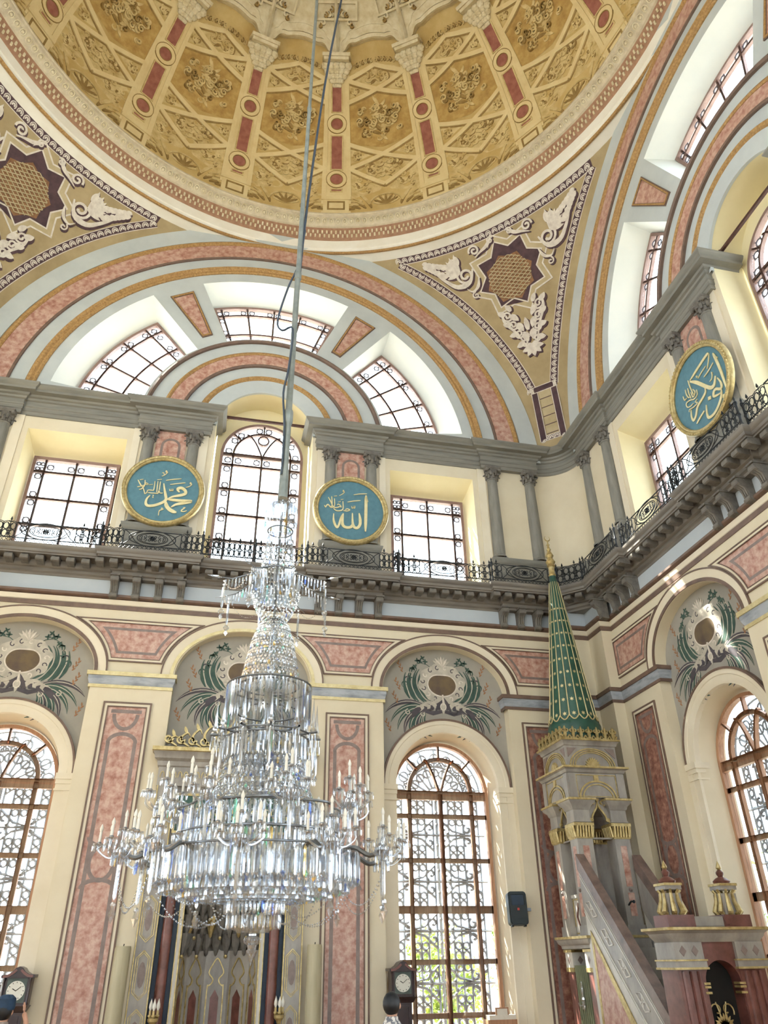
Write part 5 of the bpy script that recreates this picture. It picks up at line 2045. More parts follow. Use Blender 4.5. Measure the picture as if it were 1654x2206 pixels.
# upper storey: four piers, panels, capitals
for sx_ in (-1, 1):
    for sy_ in (-1, 1):
        px, py = sx_ * .56, sy_ * .56
        b = MB()
        b.box(px - .27, px + .27, py - .27, py + .27, 2.66, 2.9, 0)
        b.box(px - .23, px + .23, py - .23, py + .23, 2.9, 4.98, 0)
        for ox, oy in ((sx_ * .232, 0), (0, sy_ * .232)):
            for (z0, z1) in ((3.1, 3.65), (3.8, 4.8)):
                if ox:
                    b.box(px + ox - .01, px + ox + .01, py - .09, py + .09, z0, z1, 1)
                else:
                    b.box(px - .09, px + .09, py + oy - .01, py + oy + .01, z0, z1, 1)
            b.sphere((px + ox, py + oy, 3.72), .05, 8, 4, 3)
        b.obj('canopy_pier', ['mgrey', 'pink', 'gold', 'pinkgrey'], mb)
        b = MB().box(px - .25, px + .25, py - .25, py + .25, 4.98, 5.36, 0)
        for k in range(6):
            for ox, oy in ((1, 0), (0, 1), (-1, 0), (0, -1)):
                o = -.21 + k * .084
                cxx, cyy = (px + ox * .26, py + o) if ox else (px + o, py + oy * .26)
                b.tube([(cxx, cyy, 5.02), (cxx + ox * .03, cyy + oy * .03, 5.2), (cxx + ox * .05, cyy + oy * .05, 5.3)], .034, 5, cap=True)
        b.box(px - .3, px + .3, py - .3, py + .3, 5.3, 5.38, 0)
        b.obj('gilded_capital', 'gold', mb)
        q = [(px - .24, py - .24), (px + .24, py - .24), (px + .24, py + .24), (px - .24, py + .24)]
        b = MB().run(q, [(0, 5.38), (.03, 5.4), (.0, 5.45), (0, 5.72), (.03, 5.75), (.05, 5.82), (.13, 5.9), (.16, 5.96)], side=-1, closed=True, mi=0)
        b.run(q, [(.16, 5.96), (.18, 5.97), (.18, 6.02), (-.3, 6.04)], side=-1, closed=True, mi=1)
        b.obj('impost_block', ['mgrey', 'gold'], mb)
# parapet panels of the canopy floor and arches on each side
for k, ang in enumerate((0, -90, 180)):
    M = Matrix.Rotation(radians(ang), 4, 'Z')
    b = MB()
    mp = lambda u, z, n, M=M: tuple(M @ Vector((u, n, z)))
    if ang != 0:
        b.plate(rect(-.34, .34, 2.68, 3.62), [], -.62, -.5, 0, mapf=mp)
        b.plate(rect(-.34, .34, 3.58, 3.66), [], -.66, -.48, 0, mapf=mp)
        b.plate([(0, 2.78), (.16, 3.12), (0, 3.46), (-.16, 3.12)], [[(0, 2.86), (.12, 3.12), (0, 3.38), (-.12, 3.12)]], -.65, -.6, 2, mapf=mp)
        b.plate(rect(-.32, .32, 2.72, 3.56), [rect(-.29, .29, 2.75, 3.53)], -.64, -.6, 1, mapf=mp)
        b.obj('parapet_panel', ['mwhite', 'gold', 'mred'], mb)
    b = MB()
    # ogee arch plate
    hole = [(-.33, 5.0), (.33, 5.0), (.33, 5.3), (.3, 5.42), (.22, 5.5), (.2, 5.58), (.12, 5.7), (.04, 5.8), (0, 5.95), (-.04, 5.8), (-.12, 5.7), (-.2, 5.58), (-.22, 5.5), (-.3, 5.42), (-.33, 5.3)]
    b.plate([(-.36, 4.98), (.36, 4.98), (.36, 6.1), (-.36, 6.1)], [[(x * .98, z + .02) for x, z in hole]], -.7, -.55, 0, mapf=mp)
    b.stroke(hole[1:] + hole[:1], .045, lambda u, z, h, mp=mp: mp(u, z, -.7 - h), 0, .04, 1)
    for s in (-1, 1):
        b.stroke([(s * x, z) for x, z in spiral(.14, 5.92, .09, .02, -1, 5, 12)], .03, lambda u, z, h, mp=mp: mp(u, z, -.7 - h), 0, .05, 1)
        b.stroke([(s * x, z) for x, z in spiral(.24, 5.46, .06, .015, 0, 6, 10)], .03, lambda u, z, h, mp=mp: mp(u, z, -.7 - h), 0, .05, 1)
    p, w = leafpoly(0, 5.95, pi / 2, .22, .1)
    b.stroke(p, w, lambda u, z, h, mp=mp: mp(u, z, -.7 - h), 0, .05, 1)
    b.obj('ogee_arch', ['mgrey', 'gold'], mb)
# attic block with round arches
b = MB().box(-.86, .86, -.86, .86, 6.04, 6.7, 0)
for ang in (0, -90, 90):
    M = Matrix.Rotation(radians(ang), 4, 'Z')
    mp = lambda u, z, n, M=M: tuple(M @ Vector((u, n, z)))
    st = lambda u, z, h, mp=mp: mp(u, z, -.86 - h)
    for r, w in ((.56, .045), (.46, .03)):
        b.stroke(arc(0, 6.02, r, r * .82, 0, pi, 20), w, st, 0, .03, 1)
    b.plate(rect(-.62, .62, 6.06, 6.66), [rect(-.6, .6, 6.08, 6.64)], -.88, -.85, 1, mapf=mp)
    for s in (-1, 1):
        b.plate(rect(s * .74 - .11, s * .74 + .11, 6.04, 6.7), [], -.9, -.8, 0, mapf=mp)
    b.plate(rect(-.07, .07, 6.46, 6.64), [], -.9, -.85, 1, mapf=mp)
b.obj('attic_block', ['mgrey', 'gold'], mb)
mrun(.86, [(0, 6.7), (.04, 6.72), (.08, 6.79), (.14, 6.82)], 'attic_cornice', ['mgrey'])
mrun(.86, [(.14, 6.82), (.16, 6.83), (.16, 6.88), (-.3, 6.9)], 'gilded_fillet', ['gold'])
b = MB().box(-.8, .8, -.8, .8, 6.88, 7.48, 0)
for ang in (0, -90, 90):
    M = Matrix.Rotation(radians(ang), 4, 'Z')
    mp = lambda u, z, n, M=M: tuple(M @ Vector((u, n, z)))
    st = lambda u, z, h, mp=mp: mp(u, z, -.8 - h)
    for r, w in ((.7, .035), (.62, .03), (.55, .025)):
        b.stroke(arc(0, 6.9, r, r * .72, 0, pi, 20), w, st, 0, .03, 1)
    for k in range(9):
        p, w = leafpoly(0, 6.92, radians(10 + k * 20), .24, .075)
        b.stroke(p, w, st, 0, .05 - .002 * abs(k - 4), 1)
    for s in (-1, 1):
        b.plate([(s * .74, 7.42), (s * .45, 7.42), (s * .74, 7.15)], [], -.815, -.79, 2, mapf=mp)
b.obj('shell_frieze', ['mgrey', 'gold', 'pinkgrey'], mb)
mrun(.8, [(0, 7.48), (.03, 7.5), (.06, 7.58), (.11, 7.62)], 'top_cornice', ['mgrey'])
mrun(.8, [(.11, 7.62), (.13, 7.63), (.13, 7.68), (-.6, 7.7)], 'gilded_fillet', ['gold'])
# cresting
b = MB()
for ang in (0, 90, 180, 270):
    M = Matrix.Rotation(radians(ang), 4, 'Z')
    st = lambda u, z, h, M=M: tuple(M @ Vector((u, -.86 - h, z)))
    for k in range(7):
        x = -.76 + k * 1.52 / 6
        p, w = leafpoly(x, 7.68, pi / 2, .36, .09)
        b.stroke(p, w, st, -.03, .03)
        for s in (-1, 1):
            b.stroke(spiral(x + s * .055, 7.9, .05, .015, pi / 2, pi / 2 - s * 5, 9), .03, st, -.03, .03)
            b.stroke([(x + s * .02, 7.72), (x + s * .08, 7.7), (x + s * .125, 7.78)], .03, st, -.03, .03)
b.obj('gilded_cresting', 'gold', mb)
# spire
NS = 16
b = MB()
b.lathe([(.8, 7.68), (.8, 8.2), (.76, 8.3)], seg=48, mi=0)
b.lathe([(.74, 8.3), (.62, 9.2), (.5, 10.2), (.37, 11.3), (.25, 12.3), (.15, 13.15), (.11, 13.25), (.11, 13.45)], seg=48, mi=0)
b.obj('green_spire', 'green', mb)


def spire_r(z):
    P = [(.74, 8.3), (.62, 9.2), (.5, 10.2), (.37, 11.3), (.25, 12.3), (.15, 13.15)]
    for (r0, z0), (r1, z1) in zip(P, P[1:]):
        if z <= z1:
            return r0 + (r1 - r0) * (z - z0) / (z1 - z0)
    return .15


for k in range(NS):
    a = 2 * pi * (k + .5) / NS
    pts = [((spire_r(z) + .008) * cos(a), (spire_r(z) + .008) * sin(a), z) for z in (8.45, 9.2, 10.2, 11.3, 12.3, 13.15)]
    b = MB().tube(pts, [.019, .018, .016, .013, .01, .008], 5)
    a1 = a + 2 * pi / NS
    sc = [((.75) * cos(a + (a1 - a) * t), .75 * sin(a + (a1 - a) * t), 8.46 - .14 * sin(pi * t)) for t in [i / 8 for i in range(9)]]
    b.tube(sc, .02, 5)
    b.obj('gilded_rib', 'goldpale', mb)
b = MB()
for k in range(NS):
    for j, z in enumerate((8.5, 8.95, 9.4, 9.85, 10.3, 10.75, 11.2, 11.65, 12.1)):
        a = 2 * pi * (k + 1) / NS
        r = spire_r(z) + .004
        c = Vector((r * cos(a), r * sin(a), z))
        tx = Vector((-sin(a), cos(a), 0))
        tz = Vector((-.12 * cos(a), -.12 * sin(a), 1)).normalized()
        nn = Vector((cos(a), sin(a), .12))
        s = .075 * (spire_r(z) / .74) ** .5
        ring = [c + nn * .006 + (tx * cos(2 * pi * q / 12) + tz * sin(2 * pi * q / 12)) * (s if q % 2 else s * .45) for q in range(12)]
        b.add([c + nn * .012] + ring, [(0, 1 + q, 1 + (q + 1) % 12) for q in range(12)])
b.obj('gilded_stars', 'goldpale', mb, kind='stuff')
b = MB().lathe([(.11, 13.4), (.13, 13.45), (.1, 13.5), (.1, 13.75), (.15, 13.8), (.12, 13.86), (.17, 13.95), (.12, 14.04), (.09, 14.1), (.14, 14.2), (.09, 14.32), (.05, 14.38), (.08, 14.45), (.05, 14.52), (.03, 14.6), (.06, 14.64), (.025, 14.68), (.02, 14.8)], seg=16)
b.tube([(.1 * cos(t), 0, 14.9 + .1 * sin(t)) for t in [radians(-240 + i * 300 / 14) + 0 for i in range(15)]], [.004 + .018 * sin(pi * i / 14) for i in range(15)], 6)
b.obj('gilded_finial', 'gold', mb)
# stair: parapets, steps, portal (local y from -.85 to -4.7)
ys = lambda y: 4.57 + 1.03 * (y + .9)       # top of the parapet, local y
for sx_ in (-1, 1):
    x0, x1 = sx_ * .84 - .09, sx_ * .84 + .09
    b = MB()
    P = [(-.9, ys(-.9)), (-4.35, ys(-4.35)), (-4.35, ys(-4.35) - .38), (-.9, ys(-.9) - .38)]
    b.plate(P, [], x0 - .04, x1 + .04, 0, mapf=lambda y, z, n: (n, y, z))
    b.obj('stair_rail', ['mbrown'], mb)
    b = MB()
    P = [(-.9, ys(-.9) - .38), (-4.35, ys(-4.35) - .38), (-4.35, max(.02, ys(-4.35) - 1.1)), (-3.2, ys(-3.2) - 1.35), (-.9, ys(-.9) - 1.35)]
    b.plate(P, [], x0, x1, 0, mapf=lambda y, z, n: (n, y, z))
    f = lambda y, z, h, x=(x0 if sx_ < 0 else x1), s=sx_: (x + s * h, y, z)
    for o in (.42, .52, 1.24, 1.32):
        b.stroke([(-.95, ys(-.95) - o), (-4.0, ys(-4.0) - o)], .03, f, 0, .02, 2)
    for k in range(5):
        yc = -1.35 - k * .62
        zc = ys(yc) - .88
        d = .25
        b.stroke([(yc - d, zc - d * 1.03 + .1), (yc + .05, zc + .18), (yc + d, zc + d * 1.03 - .1), (yc - .05, zc - .18), (yc - d, zc - d * 1.03 + .1)], .03, f, 0, .02, 2)
        b.stroke([(yc - .12, zc), (yc + .12, zc)], .03, f, 0, .025, 2)
        b.stroke([(yc, zc - .14), (yc, zc + .14)], .03, f, 0, .025, 2)
    b.obj('stair_parapet', ['mgrey', 'gold', 'mwhite'], mb)
    b = MB()
    P = [(-.9, 0), (-.9, ys(-.9) - 1.35), (-3.9, max(.05, ys(-3.9) - 1.35)), (-4.1, 0)]
    b.plate(P, [], x0 + .03, x1 - .03, 0, mapf=lambda y, z, n: (n, y, z))
    P2 = [(-1.1, .1), (-1.1, ys(-1.1) - 1.6), (-3.3, .25), (-3.3, .1)]
    P3 = [(-1.2, .18), (-1.2, ys(-1.2) - 1.75), (-2.95, .3), (-2.95, .18)]
    xx = x0 + .02 if sx_ < 0 else x1 - .02
    b.plate(P2, [P3], xx, xx + sx_ * .02, 1, mapf=lambda y, z, n: (n, y, z))
    b.plate(P3, [], xx, xx + sx_ * .012, 2, mapf=lambda y, z, n: (n, y, z))
    b.obj('stair_side', ['mwhite', 'gold', 'pink'], mb)
for k in range(12):
    y0 = -4.3 + k * .29
    MB().box(-.74, .74, y0, y0 + .3, 0, .22 + k * .215).obj('step', 'mgrey', mb)
b = MB().tube([(.35, -.95, 3.35), (.3, -1.2, 3.42), (.27, -1.35, 3.4)], .025, 6, cap=True).sphere((.26, -1.4, 3.4), .04, 8, 6)
b.obj('microphone', 'blackplastic', mb)
# portal
pc, py0, py1 = .0, -5.0, -4.35
for s in (-1, 1):
    b = MB()
    xc = s * .72
    b.box(xc - .3, xc + .3, py0, py1, 0, 1.95, 0)
    for k in (-1, 0, 1):
        b.tube([(xc + k * .17, py0 - .01, 0), (xc + k * .17, py0 - .01, 1.9)], .05, 6)
    b.obj('portal_pier', ['mred'], mb)
    b = MB().box(xc - .36, xc + .36, py0 - .07, py1 + .05, 1.95, 2.08, 0).box(xc - .38, xc + .38, py0 - .09, py1 + .06, 1.93, 1.97, 1).box(xc - .38, xc + .38, py0 - .09, py1 + .06, 2.08, 2.11, 1)
    b.box(xc - .33, xc + .33, py0 - .05, py1 + .04, 2.1, 2.42, 0)
    for q in (-.14, .14):
        b.plate([(xc + q - .08, 2.26), (xc + q, 2.16), (xc + q + .08, 2.26), (xc + q, 2.36)], [], py0 - .06, py0 - .04, 2)
    b.obj('portal_capital', ['mgrey', 'gold', 'pinkgrey'], mb)
b = MB()
b.plate(rect(-.44, .44, .0, 2.44), [archloop(0, .01, 1.68, .41, 20)], py0 + .03, py1 - .05, 0, mapf=lambda u, z, n: (u, n, z))
b.plate(rect(-1.02, 1.02, 2.42, 2.46), [], py0, py1, 0, mapf=lambda u, z, n: (u, n, z))
for s in (-1, 1):
    for z in (1.6, 1.66, 1.5):
        b.box(s * .41 - .07, s * .41 + .07, py0 - .01, py0 + .2, z, z + .04, 1)
b.obj('portal_arch', ['mred', 'gold'], mb)
q = [(-1.05, py0 - .05), (1.05, py0 - .05), (1.05, py1 + .05), (-1.05, py1 + .05)]
b = MB().run(q, [(-.02, 2.42), (.0, 2.46), (.05, 2.52), (.07, 2.58), (.14, 2.63)], side=-1, closed=True, mi=0)
b.run(q, [(.14, 2.63), (.17, 2.64), (.17, 2.69), (-.6, 2.72)], side=-1, closed=True, mi=1)
b.obj('portal_cornice', ['mgrey', 'gold'], mb)
b = MB().box(-1.0, -.36, py0 + .06, py1 - .02, 2.7, 2.93, 0).box(.36, 1.0, py0 + .06, py1 - .02, 2.7, 2.93, 0).box(-.36, .36, py0 + .12, py1 - .06, 2.7, 2.9, 1)
b.obj('portal_attic', ['mred', 'mgrey'], mb)
for s in (-1, 1):
    cx_, cy_ = s * .68, (py0 + py1) / 2 + .02
    b = MB()
    b.box(cx_ - .17, cx_ + .17, cy_ - .17, cy_ + .17, 2.92, 3.35, 0)
    for a in range(8):
        t = 2 * pi * a / 8 + pi / 8
        c, sn = cos(t), sin(t)
        b.tube([(cx_ + .2 * c, cy_ + .2 * sn, 2.93), (cx_ + .27 * c, cy_ + .27 * sn, 3.0), (cx_ + .2 * c, cy_ + .2 * sn, 3.2), (cx_ + .19 * c, cy_ + .19 * sn, 3.36), (cx_ + .24 * c, cy_ + .24 * sn, 3.42)], [.06, .06, .045, .035, .03], 6, mi=1, cap=True)
        b.sphere((cx_ + .27 * c, cy_ + .27 * sn, 3.0), .055, 6, 4, 1)
    b.box(cx_ - .2, cx_ + .2, cy_ - .2, cy_ + .2, 3.42, 3.5, 0).box(cx_ - .22, cx_ + .22, cy_ - .22, cy_ + .22, 3.5, 3.55, 1)
    b.lathe([(.17, 3.55), (.19, 3.6), (.12, 3.66), (.05, 3.69), (.08, 3.74), (.085, 3.78), (.04, 3.83)], (cx_, cy_, 0), 12, mi=2)
    b.lathe([(.03, 3.83), (.06, 3.87), (.05, 3.91), (.002, 4.02)], (cx_, cy_, 0), 10, mi=1)
    b.obj('portal_urn', ['mgrey', 'gold', 'mred'], mb)
b = MB()
for s in (-1, 1):
    b.tube([(s * x, py0 + .3, z) for x, z in spiral(.12, 1.2, .16, .03, -.5, 5, 14)], .016, 5)
    b.tube([(s * .3, py0 + .3, .5), (s * .25, py0 + .3, .9), (s * .05, py0 + .3, 1.1), (s * .12, py0 + .3, 1.35)], .016, 5)
for k in range(7):
    p, w = leafpoly(0, .92, radians(30 + 20 * k), .24, .07)
    b.stroke(p, w, lambda u, z, h: (u, py0 + .3 - h, z), 0, .02)
b.obj('gilt_gate_ornament', 'gold', mb)
MB().plate(rect(-.43, .43, 0, 2.1), [], py0 + .36, py0 + .4, mapf=lambda u, z, n: (u, n, z)).obj('portal_dark_sheet', 'black', mb)  # near-black sheet closing off the portal opening

# ================================================================== CLOCKS, LOUDSPEAKER, NOTICE
def clock(x, label):
    c = empty('longcase_clock', (x, -.26, 0), label=label, cat='clock', group='longcase clocks')
    MB().box(-.32, .32, -.2, .2, 0, .4).box(-.3, .3, -.18, .2, .4, .46).obj('plinth', 'clockwood', c)
    b = MB().box(-.24, .24, -.15, .18, .46, 1.26)
    b.plate(rect(-.17, .17, .55, 1.18), [rect(-.14, .14, .58, 1.15)], -.17, -.14)
    b.obj('trunk', 'clockwood', c)
    b = MB().run([(-.26, .2), (-.26, -.17), (.26, -.17), (.26, .2)], [(0, 1.24), (.03, 1.28), (.06, 1.34), (.08, 1.37), (-.2, 1.38)], side=-1)
    b.box(-.3, .3, -.2, .2, 1.37, 1.95)
    b.obj('hood', 'clockwood', c)
    b = MB()
    top = [(-.37, 1.93), (.37, 1.93), (.37, 1.99), (.24, 2.0), (.15, 2.05), (.08, 2.13), (0, 2.16), (-.08, 2.13), (-.15, 2.05), (-.24, 2.0), (-.37, 1.99)]
    b.plate(top, [], -.27, .2)
    b.obj('pediment', 'clockwood', c)
    for s in (-1, 1):
        MB().stroke([(s * .33, 1.955), (s * .22, 1.97), (s * .13, 2.02), (s * .05, 2.09)], .05, lambda u, z, h: (u, -.27 - h, z), 0, .02).obj('swan_neck', 'mred', c)
        MB().lathe([(.03, 1.38), (.035, 1.42), (.022, 1.45), (.022, 1.86), (.035, 1.9), (.03, 1.94)], (s * .29, -.22, 0), 8).obj('column', 'clockwood', c)
    b = MB().plate(rect(-.22, .22, 1.43, 1.92), [], -.205, -.2)
    b.obj('dial_plate', 'dialdark', c)
    b = MB().plate([(.2 * cos(t), 1.67 + .2 * sin(t)) for t in [2 * pi * k / 32 for k in range(32)]], [], -.215, -.2)
    d = b.obj('dial', 'dial', c)
    for k in range(12):
        t = 2 * pi * k / 12
        MB().stroke([(.155 * cos(t), 1.67 + .155 * sin(t)), (.18 * cos(t), 1.67 + .18 * sin(t))], .014, lambda u, z, h: (u, -.215 - h, z), 0, .003).obj('hour_mark', 'black', d)
    for (L, a, w) in ((.09, radians(150), .016), (.14, radians(38), .011)):
        MB().stroke([(0, 1.67), (L * cos(a), 1.67 + L * sin(a))], w, lambda u, z, h: (u, -.218 - h, z), 0, .004).obj('hand', 'black', d)


clock(-4.63, 'dark longcase clock by the left window, behind the person at the edge')
clock(4.72, 'dark longcase clock right of the mihrab, below the right window')
sp = place('loudspeaker', None, None, M=Matrix.Translation((8.14, -.2, 3.38)) @ Matrix.Rotation(radians(-8), 4, 'Z') @ Matrix.Rotation(radians(-4), 4, 'X'), label='black wall loudspeaker with a small red badge beside the right window', cat='loudspeaker')


def rrect(hw, hh, r, n=5):
    out = []
    for cx_, cz_, a0 in ((hw - r, hh - r, 0), (-hw + r, hh - r, pi / 2), (-hw + r, -hh + r, pi), (hw - r, -hh + r, 1.5 * pi)):
        out += arc(cx_, cz_, r, r, a0, a0 + pi / 2, n)
    return out


b = MB().plate(rrect(.26, .42, .09), [], -.16, .14)
b.obj('cabinet', 'blackplastic', sp)
b = MB().plate(rrect(.23, .39, .07), [rrect(.2, .13, .03)[::1] if False else [(x, z + .2) for x, z in rrect(.19, .14, .03)]], -.185, -.15)
b.obj('grille', 'blackplastic', sp)
b = MB()
b.plate([(x, z + .2) for x, z in rrect(.18, .13, .03)], [], -.165, -.15)
b.obj('horn', 'bluedk', sp)
MB().box(-.03, .03, -.195, -.18, -.06, .0).obj('badge', 'redlogo', sp)
MB().box(-.05, .05, .12, .22, -.1, .1).box(.05, .45, .16, .22, -.04, .04).obj('wall_bracket', 'iron', sp)
for s in (-1, 1):
    MB().box(s * .18 - .03, s * .18 + .03, -.1, .05, -.45, -.41).obj('foot', 'blackplastic', sp)
nb = empty('notice_stand', (7.5, .05, 0), label='small white notice frame on a box under the right window', cat='notice')
MB().box(-.4, .4, -.15, .2, 0, .8).obj('box', 'wood', nb)
MB().box(-.36, .38, -.14, .15, .8, .9).obj('paper_stack', 'paper', nb)
b = MB().plate(rect(-.14, .16, .9, 1.04), [], -.12, -.08)
b.plate(rect(-.17, .19, .88, 1.07), [rect(-.14, .16, .9, 1.04)], -.13, -.07, 1)
b.obj('frame', ['paper', 'wood'], nb)

# ================================================================== PEOPLE
def person(loc, rz, label, hairmat, topmat, arm_up=False, capmat=None, scale=1.0):
    e = empty('person', loc, label=label, cat='person')
    e.rotation_euler = (0, 0, rz)
    e.scale = (scale,) * 3
    # joints (facing -y local)
    J = {}
    V, E_, Rr = [], [], []

    def v(p, r):
        V.append(p)
        Rr.append(r)
        return len(V) - 1

    pel = v((0, 0, .95), (.155, .115))
    wai = v((0, .0, 1.08), (.14, .105))
    che = v((0, .01, 1.28), (.165, .12))
    shc = v((0, .02, 1.42), (.12, .085))
    nk = v((0, .015, 1.5), (.055, .058))
    hd0 = v((0, -.005, 1.58), (.062, .075))
    hd1 = v((0, -.01, 1.66), (.078, .098))
    hd2 = v((0, 0, 1.73), (.066, .085))
    E_ += [(pel, wai), (wai, che), (che, shc), (shc, nk), (nk, hd0), (hd0, hd1), (hd1, hd2)]
    for s in (-1, 1):
        h = v((s * .1, 0, .88), (.09, .095))
        k = v((s * .11, -.01, .5), (.06, .062))
        a = v((s * .115, .03, .1), (.04, .045))
        t = v((s * .13, -.14, .04), (.04, .03))
        E_ += [(pel, h), (h, k), (k, a), (a, t)]
        sh = v((s * .18, .02, 1.4), (.06, .06))
        if arm_up and s < 0:
            el = v((s * .33, -.04, 1.32), (.045, .045))
            wr = v((s * .25, -.08, 1.56), (.03, .028))
            hn = v((s * .21, -.08, 1.64), (.038, .022))
        else:
            el = v((s * .24, .02, 1.12), (.042, .042))
            wr = v((s * .25, -.05, .88), (.028, .028))
            hn = v((s * .25, -.07, .79), (.036, .02))
        E_ += [(shc, sh), (sh, el), (el, wr), (wr, hn)]
    me = bpy.data.meshes.new('body')
    me.from_pydata(V, E_, [])
    me.materials.append(MT['skin'])
    ob = place('body', me, e)
    ob.modifiers.new('skin', 'SKIN')
    sub = ob.modifiers.new('sub', 'SUBSURF')
    sub.levels = sub.render_levels = 2
    for i, r in enumerate(Rr):
        me.skin_vertices[0].data[i].radius = r
    me.skin_vertices[0].data[0].use_root = True
    # face
    b = MB()
    for s in (-1, 1):
        b.sphere((s * .032, -.097, 1.655), .012, 8, 6, 1)
        b.sphere((s * .083, .0, 1.645), .022, 6, 5, 0, 1.5)
    b.tube([(0, -.1, 1.66), (0, -.118, 1.63), (0, -.1, 1.62)], [.01, .014, .01], 6, 0, cap=True)
    b.box(-.022, .022, -.098, -.09, 1.59, 1.597, 2)
    b.obj('face', ['skin', 'hair', 'mred'], e)
    # fingers
    b = MB()
    hands = [(1, (.25, -.07, .78), -1), (-1, (-.21, -.08, 1.66), 1) if arm_up else (-1, (-.25, -.07, .78), -1)]
    for s, (x, y, z), up in hands:
        for k in range(4):
            L = (.075, .085, .08, .06)[k]
            dy = (k - 1.5) * .018
            b.tube([(x, y + dy, z), (x - s * .005, y + dy - .005, z + up * L * .5), (x - s * .02, y + dy - .01, z + up * L)], [.009, .0085, .007], 6, cap=True)
        b.tube([(x, y - .03, z - up * .03), (x - s * .015, y - .055, z), (x - s * .02, y - .06, z + up * .035)], [.011, .01, .008], 6, cap=True)
    b.obj('fingers', 'skin', e)
    # hair
    b = MB()
    prof = []
    rows = []
    for i in range(9):
        ph = -1.15 + (pi / 2 + 1.15) * i / 8
        row = []
        for j in range(18):
            a = 2 * pi * j / 18
            fr = max(0, -sin(a))
            p = ph + (fr ** .7) * 1.5 * (1 - i / 8)
            row.append((.097 * cos(p) * cos(a), .012 + .118 * cos(p) * sin(a), 1.665 + .115 * sin(p)))
        rows.append(row)
    b.skin(rows, close_v=True)
    b.obj('hair', hairmat, e)
    if capmat:
        b = MB().lathe([(.108, 1.67), (.115, 1.7), (.11, 1.79), (.06, 1.83), (.001, 1.835)], (0, .01, 0), 18)
        b.plate(arc(0, -.08, .085, .1, pi, 2 * pi, 10), [], 1.675, 1.69, mapf=lambda u, y, n: (u, y, n))
        b.obj('cap', capmat, e)
    # clothes
    b = MB()
    rows = []
    for z, rx, ry in ((.86, .2, .15), (.95, .19, .145), (1.08, .17, .13), (1.28, .195, .15), (1.4, .19, .12), (1.46, .12, .1), (1.52, .075, .078), (1.55, .068, .07)):
        rows.append([(rx * cos(2 * pi * j / 20), .012 + ry * sin(2 * pi * j / 20), z) for j in range(20)])
    b.skin(rows, close_v=True)
    for s in (-1, 1):
        if arm_up and s < 0:
            b.tube([(s * .14, .02, 1.42), (s * .25, 0, 1.38), (s * .335, -.04, 1.32), (s * .27, -.07, 1.5)], [.09, .085, .08, .06], 10)
        else:
            b.tube([(s * .16, .02, 1.4), (s * .21, .02, 1.27), (s * .24, .02, 1.12), (s * .247, -.02, 1.0)], [.08, .068, .06, .052], 10)
    b.obj('top', topmat, e)
    b = MB()
    b.skin([[(rx * cos(2 * pi * j / 16), ry * sin(2 * pi * j / 16), z) for j in range(16)] for z, rx, ry in ((1.0, .165, .125), (.88, .195, .14), (.8, .19, .135))], close_v=True)
    for s in (-1, 1):
        b.tube([(s * .1, 0, .9), (s * .11, -.01, .5), (s * .115, .02, .1)], [.105, .08, .065], 12)
    b.obj('trousers', 'trouser', e)
    return e


person((1.62, -12.5, 0), pi - .5, 'person with black hair and patterned shirt in front of the right clock', 'hair', 'cloth1', scale=1.04)
person((-2.93, -10.5, 0), pi - .1, 'person in navy cap and taupe wrap, one hand raised, at the left edge', 'hair', 'cloth2', arm_up=True, capmat='cap', scale=1.01)

# ================================================================== TREES OUTSIDE
def tree(x, y, h, r, leaf, label, seed):
    rr = random.Random(seed)
    e = empty('garden_tree', (x, y, -.5), label=label, cat='tree', group='trees in the garden outside')
    b = MB().tube([(0, 0, 0), (.05, 0, h * .3), (-.03, .05, h * .6)], [.14, .11, .07], 7)
    for k in range(4):
        a = rr.uniform(0, 6)
        b.tube([(0, 0, h * .35), (r * .5 * cos(a), r * .5 * sin(a), h * .65)], [.06, .03], 5)
    b.obj('trunk', 'bark', e)
    b = MB()
    blobs = [(rr.uniform(-r, r) * .6, rr.uniform(-r, r) * .6, h * rr.uniform(.2, .85), r * rr.uniform(.35, .55)) for _ in range(16)]
    for _ in range(2600):
        bx, by, bz, br = rr.choice(blobs)
        d = Vector((rr.gauss(0, 1), rr.gauss(0, 1), rr.gauss(0, 1))).normalized() * br * rr.uniform(.55, 1.05)
        c = Vector((bx, by, bz)) + d
        s = rr.uniform(.06, .13)
        t = Vector((rr.uniform(-1, 1), rr.uniform(-1, 1), rr.uniform(-1, 1))).normalized()
        w = t.orthogonal().normalized() * s * .6
        t *= s
        b.add([c - t, c + w, c + t, c - w], [(0, 1, 2, 3)])
    b.obj('foliage', leaf, e, kind='stuff')


tree(8.0, 6.5, 3.9, 1.5, 'leaf', 'leafy yellow-green tree seen through the right of the back window', 1)
tree(5.2, 10.0, 3.6, 1.8, 'leaf', 'leafy tree centred in the window right of the mihrab', 2)
tree(11.6, 8.5, 4.2, 1.8, 'leaf2', 'dull green tree glimpsed at the window jamb beside the loudspeaker', 3)
tree(-8.3, 7.0, 2.6, 1.6, 'leaf', 'low leafy tree outside the left window', 4)
tree(19.5, 1.5, 7.5, 2.4, 'leaf2', 'tall tree outside the window of the right wall', 5)

